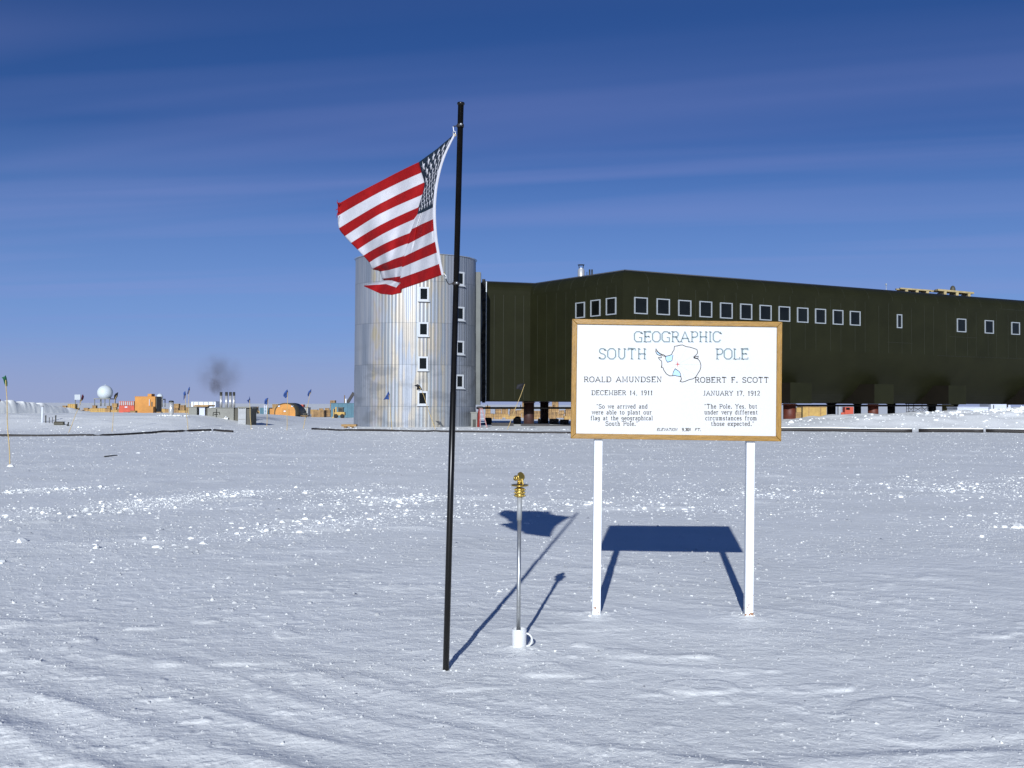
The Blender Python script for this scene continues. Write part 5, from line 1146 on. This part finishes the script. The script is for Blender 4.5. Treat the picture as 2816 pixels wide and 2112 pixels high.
# ------------------------------------------------------------------ far camp
YF = 214
mb = MB()
simple('orange_building', 'square orange flat roofed building beside the red container', 'building', 371, 427, 1091, YF, 4, 'orange')
ob = bpy.data.objects['orange_building']
def part_box(name, parent, mname, px0, px1, py0, py1, Y, dep):
    a, b = P(px0, py0, Y), P(px1, py1, Y); mb = MB(); mb.box((a.x, Y, b.z), (b.x, Y + dep, a.z)); return mb.build(name, mname, parent)
part_box('dark_right_side', ob, 'grey_dark', 427.5, 430.5, 1092, 1142, YF + .3, 3); part_box('roof_hatch', ob, 'orange', 406, 416.5, 1083, 1090.5, YF + .5, 2); part_box('window', ob, 'grey_dark', 416, 419, 1105, 1118, YF - .08, .1); part_box('lean_to', ob, 'orange_shade', 392, 421, 1118, 1143, YF - 1.2, 1.15); part_box('pipe', ob, 'white_sheet', 410, 411.2, 1098, 1116, YF - .3, .2)  # right side of the orange building given a darker colour
rc = simple('red_container', 'red shipping container with a pale slatted upper half', 'container', 327.5, 369, 1103, YF + 2, 3, 'red_box', lid=False)
part_box('slatted_top', rc, 'grey_light', 328, 368, 1104, 1114.5, YF + 1.9, .08)
for k in range(7): part_box('slat', rc, 'red_box', 330 + k * 5.6, 331.5 + k * 5.6, 1103.5, 1114.5, YF + 1.8, .08)
part_box('sign_plate', rc, 'white_sheet', 343, 350, 1118, 1121, YF + 1.9, .08)
# radomes
def radome(label, px, rpx, pyc, deckpx, pydeck, pyb, Y, group='white radomes'):
    c = P(px, pyc, Y); k = Y / FPX; rt_ = thing('radome', label, 'radome', Vector((c.x, Y, P(px, pyb, Y).z)), group)
    mb = MB(); zdk = P(px, pydeck, Y).z; amax = math.acos(max(-1, min(1, (zdk - c.z) / (rpx * k))))
    mb.lathe((c.x, Y, c.z), [(rpx * k * math.sin(a_), rpx * k * math.cos(a_)) for a_ in np.linspace(.001, amax, 20)], 30); mb.tube([(c.x, Y, c.z + rpx * k * .98), (c.x, Y, c.z + rpx * k * 1.12)], .12, 6); mb.build('dome', 'radome', rt_)
    zd = P(px, pydeck, Y).z; mb = MB(); mb.box((c.x - deckpx * k, Y - deckpx * k, zd - .35), (c.x + deckpx * k, Y + deckpx * k, zd)); mb.build('deck', 'grey_metal', rt_)
    for sx, sy in ((-.9, -.9), (-.1, -.9), (.9, -.9), (.35, -.9), (-.9, .9), (.9, .9)):
        mb = MB(); x = c.x + sx * deckpx * k; mb.tube([(x, Y + sy * deckpx * k, P(px, pyb, Y).z - 1.5), (x, Y + sy * deckpx * k, zd - .35)], .16, 6); mb.build('leg', 'grey_metal', rt_)
radome('big white radome globe on a legged platform', 289, 20.5, 1080, 22.5, 1095.5, 1105, 350)
radome('small white radome half hidden behind the orange building', 439.5, 8.5, 1091, 12, 1096.5, 1107, 340)
pn = thing('billboard_panel', 'blank grey panel on short legs at the horizon', 'panel', P(213, 1106, 330))
mb = MB(); a, b = P(205, 1085, 330), P(221, 1099.5, 330); mb.box((a.x, 330, b.z), (b.x, 330.5, a.z)); mb.build('panel_face', 'alu', pn)
for px in (206.5, 219.5): mb = MB(); x = X_(px, 330); mb.tube([(x, 330.2, P(px, 1110, 330).z - .5), (x, 330.2, b.z)], .14, 6); mb.build('leg', 'grey_metal', pn)
# orange round-roofed hut
q0, q1 = P(756, 1147, YF), P(813, 1147, YF); qt = P(785, 1109.5, YF).z; qc = (q0.x + q1.x) / 2; qr = (q1.x - q0.x) / 2; qb = gz(qc, YF) - .05
qh = thing('round_hut', 'orange round roofed hut with its end wall facing the pole', 'hut', Vector((qc, YF, qb)))
ar = [(qc - qr, qb)] + [(qc + qr * math.cos(a), qt - (qt - qb) * .62 * (1 - math.sin(a))) for a in np.linspace(math.pi, 0, 21)] + [(qc + qr, qb)]
mb = MB(); mb.poly([(x, YF, z) for x, z in ar]); mb.build('end_wall', 'orange', qh)
ar2 = [(qc + (x - qc) * 1.04, qb + (z - qb) * 1.04) for x, z in ar]; nn = len(ar2)
mb = MB(); mb.add([(x, YF - .25, z) for x, z in ar2] + [(x, YF + 9, z) for x, z in ar2], [(k, k + 1, k + 1 + nn, k + nn) for k in range(nn - 1)], 0, True)
o = mb.build('roof', 'grey_dark', qh); sd = o.modifiers.new('t', 'SOLIDIFY'); sd.thickness = .12
mb = MB()
for px, py in ((767, 1117), (804, 1117), (783, 1131)): c = P(px, py, YF - .1); mb.ball(c, .24, 8, 6, sq=(1.2, .4, .7))
mb.build('wall_lamp', 'white_sheet', qh); part_box('door', qh, 'orange_shade', 775, 795, 1124, 1147, YF - .1, .08)
simple('orange_shed', 'low orange shed left of the round roofed hut', 'shed', 741, 756, 1124.5, YF + .5, 3, 'orange_shade', lid=True)
simple('orange_crate', 'ochre crate showing above the low orange shed', 'crate', 749, 765, 1112, YF + 12, 3, 'crate', battens=2, bmat='crate_dark')
simple('teal_container', 'small teal container behind the white ladder', 'container', 714, 740, 1122, YF + 1, 3, 'teal', battens=3, bmat='teal')
la = on(730, YF - 1); wl = thing('white_ladder', 'upright white ladder against the small teal container', 'ladder', la)
for px in (727, 733.5): mb = MB(); x = X_(px, YF - 1); mb.tube([(x, YF - 1, la.z), (x, YF - 1, P(px, 1113, YF - 1).z)], .07, 6); mb.build('rail', 'white_sheet', wl)
for k in range(8): mb = MB(); z = P(730, 1118 + 4 * k, YF - 1).z; mb.tube([(X_(727, YF - 1), YF - 1, z), (X_(733.5, YF - 1), YF - 1, z)], .06, 6); mb.build('rung', 'white_sheet', wl)
# machines
def machine(name, label, cat, px0, px1, pyt, pyb, Y, body, extra):
    c = on((px0 + px1) / 2, Y); r_ = thing(name, label, cat, c); zb_ = c.z; k = Y / FPX; H = P((px0 + px1) / 2, pyt, Y).z - zb_; x0, x1 = X_(px0, Y), X_(px1, Y); wdt = x1 - x0
    mb = MB(); mb.box((x0 + wdt * .12, Y, zb_ + H * .25), (x1 - wdt * .02, Y + 1.6, zb_ + H * .55)); mb.build('body', body, r_)
    mb = MB(); mb.box((x0 + wdt * .42, Y + .1, zb_ + H * .55), (x0 + wdt * .82, Y + 1.5, zb_ + H * .92)); mb.box((x0 + wdt * .38, Y + .02, zb_ + H * .92), (x0 + wdt * .86, Y + 1.55, zb_ + H)); cb2 = mb.build('cab', 'grey_dark', r_)
    mb = MB(); mb.box((x0 + wdt * .47, Y + .06, zb_ + H * .60), (x0 + wdt * .77, Y + .11, zb_ + H * .88)); mb.build('cab_window', 'glass', cb2)
    for q in (.25, .80): mb = MB(); mb.lathe((x0 + wdt * q, Y - .15, zb_ + H * .18), [(0, 0), (H * .17, 0), (H * .20, .06), (H * .20, .4), (0, .45)], 18, axis=(0, 1, 0)); mb.build('wheel', 'tyre', r_)
    if extra: mb = MB(); mb.box((x0, Y + .2, zb_ + .05), (x0 + wdt * .06, Y + 1.5, zb_ + H * .85)); mb.box((x0 + wdt * .16, Y + .3, zb_ + H * .1), (x0 + wdt * .28, Y + .5, zb_ + H * 1.02)); mb.box((x0 - wdt * .12, Y + .3, zb_ + .05), (x0 + wdt * .2, Y + .5, zb_ + .22)); mb.build('lift_mast', body, r_)
machine('forklift', 'yellow forklift parked before the large teal container', 'forklift', 916, 948, 1120, 1150, YF - 8, 'yellow', True)
machine('tracked_loader', 'dark loader parked between the grey hut and the small teal container', 'loader', 690, 707, 1121, 1147, YF - 4, 'grey_dark', False)
machine('small_loader', 'small tan loader before the pale grey container', 'loader', 824, 846, 1137, 1147.5, YF - 6, 'crate_dark', False)
simple('large_teal_container', 'large teal container reaching behind the silver tower', 'container', 910, 985, 1109.5, YF, 4, 'teal', battens=6, bmat='teal')
cr = thing('crane', 'dark crane boom rising behind the large teal container', 'crane', on(957, YF + 8))
mb = MB(); a, b = P(953, 1112, YF + 8), P(973, 1080, YF + 8); mb.obox((a + b) / 2, (b - a).cross(Vector((0, 1, 0))).normalized() * .30, Vector((0, .3, 0)), (b - a) / 2); mb.build('boom', 'dark_steel', cr)
mb = MB(); mb.tube([(X_(947.5, YF + 8), YF + 8, cr.location.z), (X_(947.5, YF + 8), YF + 8, P(947, 1087, YF + 8).z)], .10, 6); mb.build('mast', 'crate_dark', cr)
mb = MB(); mb.box((X_(950, YF + 8), YF + 7.6, P(950, 1110, YF).z), (X_(953.5, YF + 8), YF + 8.4, P(950, 1096, YF).z)); mb.build('cab', 'white_sheet', cr)
mb = MB(); mb.box((X_(944, YF + 8), YF + 7.4, cr.location.z + .3), (X_(975, YF + 8), YF + 9.4, P(950, 1113, YF).z)); mb.build('chassis', 'dark_steel', cr)
simple('red_box', 'red box on top behind the pale grey container', 'box', 817, 834, 1113, YF + 14, 2, 'red_box', py1=1123)
simple('grey_container', 'pale grey container right of the orange round hut', 'container', 818, 847, 1121, YF + 10, 3, 'grey_light', battens=3, bmat='grey_metal')
simple('brown_shed', 'long low brown shed right of the pale grey container', 'shed', 856, 891, 1129, YF + 4, 3, 'crate_dark', battens=4, bmat='crate')
# timber bench by the tower
tb0 = on(953, 69); ben = thing('timber_trestle', 'low timber trestle standing on the snow left of the tower base', 'trestle', tb0)
a, b = P(938.5, 1167, 69), P(971, 1173, 69); mb = MB()
for k in range(3): mb.box((a.x + .05 * k, 69 + .22 * k, b.z), (b.x + .2, 69.2 + .22 * k, a.z))
mb.build('plank_top', 'crate', ben)
for px in (949, 966): mb = MB(); x = X_(px, 69); mb.box((x - .09, 69.05, tb0.z - .1), (x + .09, 69.6, b.z)); mb.build('leg', 'crate_dark', ben)

# ------------------------------------------------------------------ cargo rows: crates, each one a thing
def crate_mesh(w_, d_c, h, mname, nb):
    mb = MB(); mb.box((-w_ / 2, -d_c / 2, 0), (w_ / 2, d_c / 2, h), 0); e = .03
    for k in range(nb):
        x = -w_ / 2 + w_ * (k + .5) / nb; mb.box((x - .06, -d_c / 2 - e, .02), (x + .06, d_c / 2 + e, h - .02), 1)
    mb.box((-w_ / 2 - e * 1.4, -d_c / 2 - e * 1.4, h), (w_ / 2 + e * 1.4, d_c / 2 + e * 1.4, h + .05), 1); mb.box((-w_ / 2 - e * .7, -d_c / 2 - e * .7, h * .45), (w_ / 2 + e * .7, d_c / 2 + e * .7, h * .45 + .1), 1)
    me_ = bpy.data.meshes.new('cargo_crate'); me_.from_pydata(mb.v, [], mb.f); me_.materials.append(M[mname[0]]); me_.materials.append(M[mname[1]]); me_.polygons.foreach_set('material_index', mb.m); me_.update(); return me_
CR = [crate_mesh(1.5, 1.3, 1.1, ('crate', 'crate_dark'), 3), crate_mesh(2.3, 1.4, 1.2, ('plywood', 'crate'), 4), crate_mesh(1.1, 1.1, .8, ('crate_dark', 'crate'), 2), crate_mesh(2.0, 1.3, .7, ('crate', 'plywood'), 3), crate_mesh(1.4, 1.2, 1.5, ('crate_dark', 'crate'), 2)]
CW = [1.5, 2.3, 1.1, 2.0, 1.4]; CH = [1.15, 1.25, .85, .75, 1.55]
def cargo(px0, px1, Y, hi, label, group, gap=.15, skip=.06):
    x = X_(px0, Y); xe = X_(px1, Y)
    while x < xe:
        k = random.randrange(5)
        if random.random() < skip: x += random.uniform(.8, 2.0); continue
        z = gz(x, Y) - .05; lev = 1 + (random.random() < hi) + (random.random() < hi * .5)
        cxw = CW[k]
        for l_ in range(lev):
            kk = k if l_ == 0 else random.randrange(5)
            if CW[kk] > cxw + .1: kk = 2
            o = bpy.data.objects.new('cargo_crate', CR[kk]); COL.objects.link(o); o.location = (x + cxw / 2 + random.uniform(-.1, .1), Y + random.uniform(-.5, .5) * (l_ == 0), z); o.rotation_euler.z = random.uniform(-.12, .12)
            tag(o, label, 'crate', group); z += CH[kk]
        x += cxw + random.uniform(gap, gap * 4)
gA = 'wooden crates in the far rows left of the orange building'; lA = 'weathered wooden crate in the far rows left of the orange building'
cargo(135, 250, 345, .15, lA, gA, .03); cargo(172, 245, 300, .10, lA, gA, .12, .12); cargo(250, 327, 310, .25, lA, gA, .03)
cargo(432, 466, 300, .3, 'weathered wooden crate in the far row left of the steel vent pipe', 'wooden crates left of the steel vent pipe', .03); cargo(480, 527, 300, .4, 'weathered wooden crate in the far row behind the grey generator hut', 'wooden crates behind the grey generator hut', .03)
cargo(597, 722, 290, .55, 'weathered wooden crate in the far row behind the exhaust stacks', 'wooden crates behind the exhaust stacks', .03)
cargo(835, 912, 285, .6, 'weathered wooden crate in the far row left of the large teal container', 'wooden crates left of the large teal container', .03)
cargo(894, 907, 225, .1, 'tan wooden crate close left of the large teal container', 'wooden crates close left of the large teal container', .1)
gC = 'wooden crates in rows seen under the station'; lC = 'tan wooden crate in the far rows seen beneath the station'
cargo(1335, 1600, 225, .7, lC, gC, .03, .02); cargo(1335, 1600, 200, .12, lC, gC, .15, .12)
# low junk round the orange building
for px0, px1, py0, lab in ((340, 352, 1134, 'tan crate before the red container, left one'), (358, 372, 1130, 'tan crate between the red container and the orange building'), (430, 442, 1133, 'low tan crate at the right foot of the orange building'), (322, 331, 1138, 'dark low crate left of the red container')):
    simple('wooden_crate', lab, 'crate', px0, px1, py0, YF - 4, 1.2, 'crate' if 'dark' not in lab else 'crate_dark', 'crates round the orange building', battens=3, bmat='crate_dark')
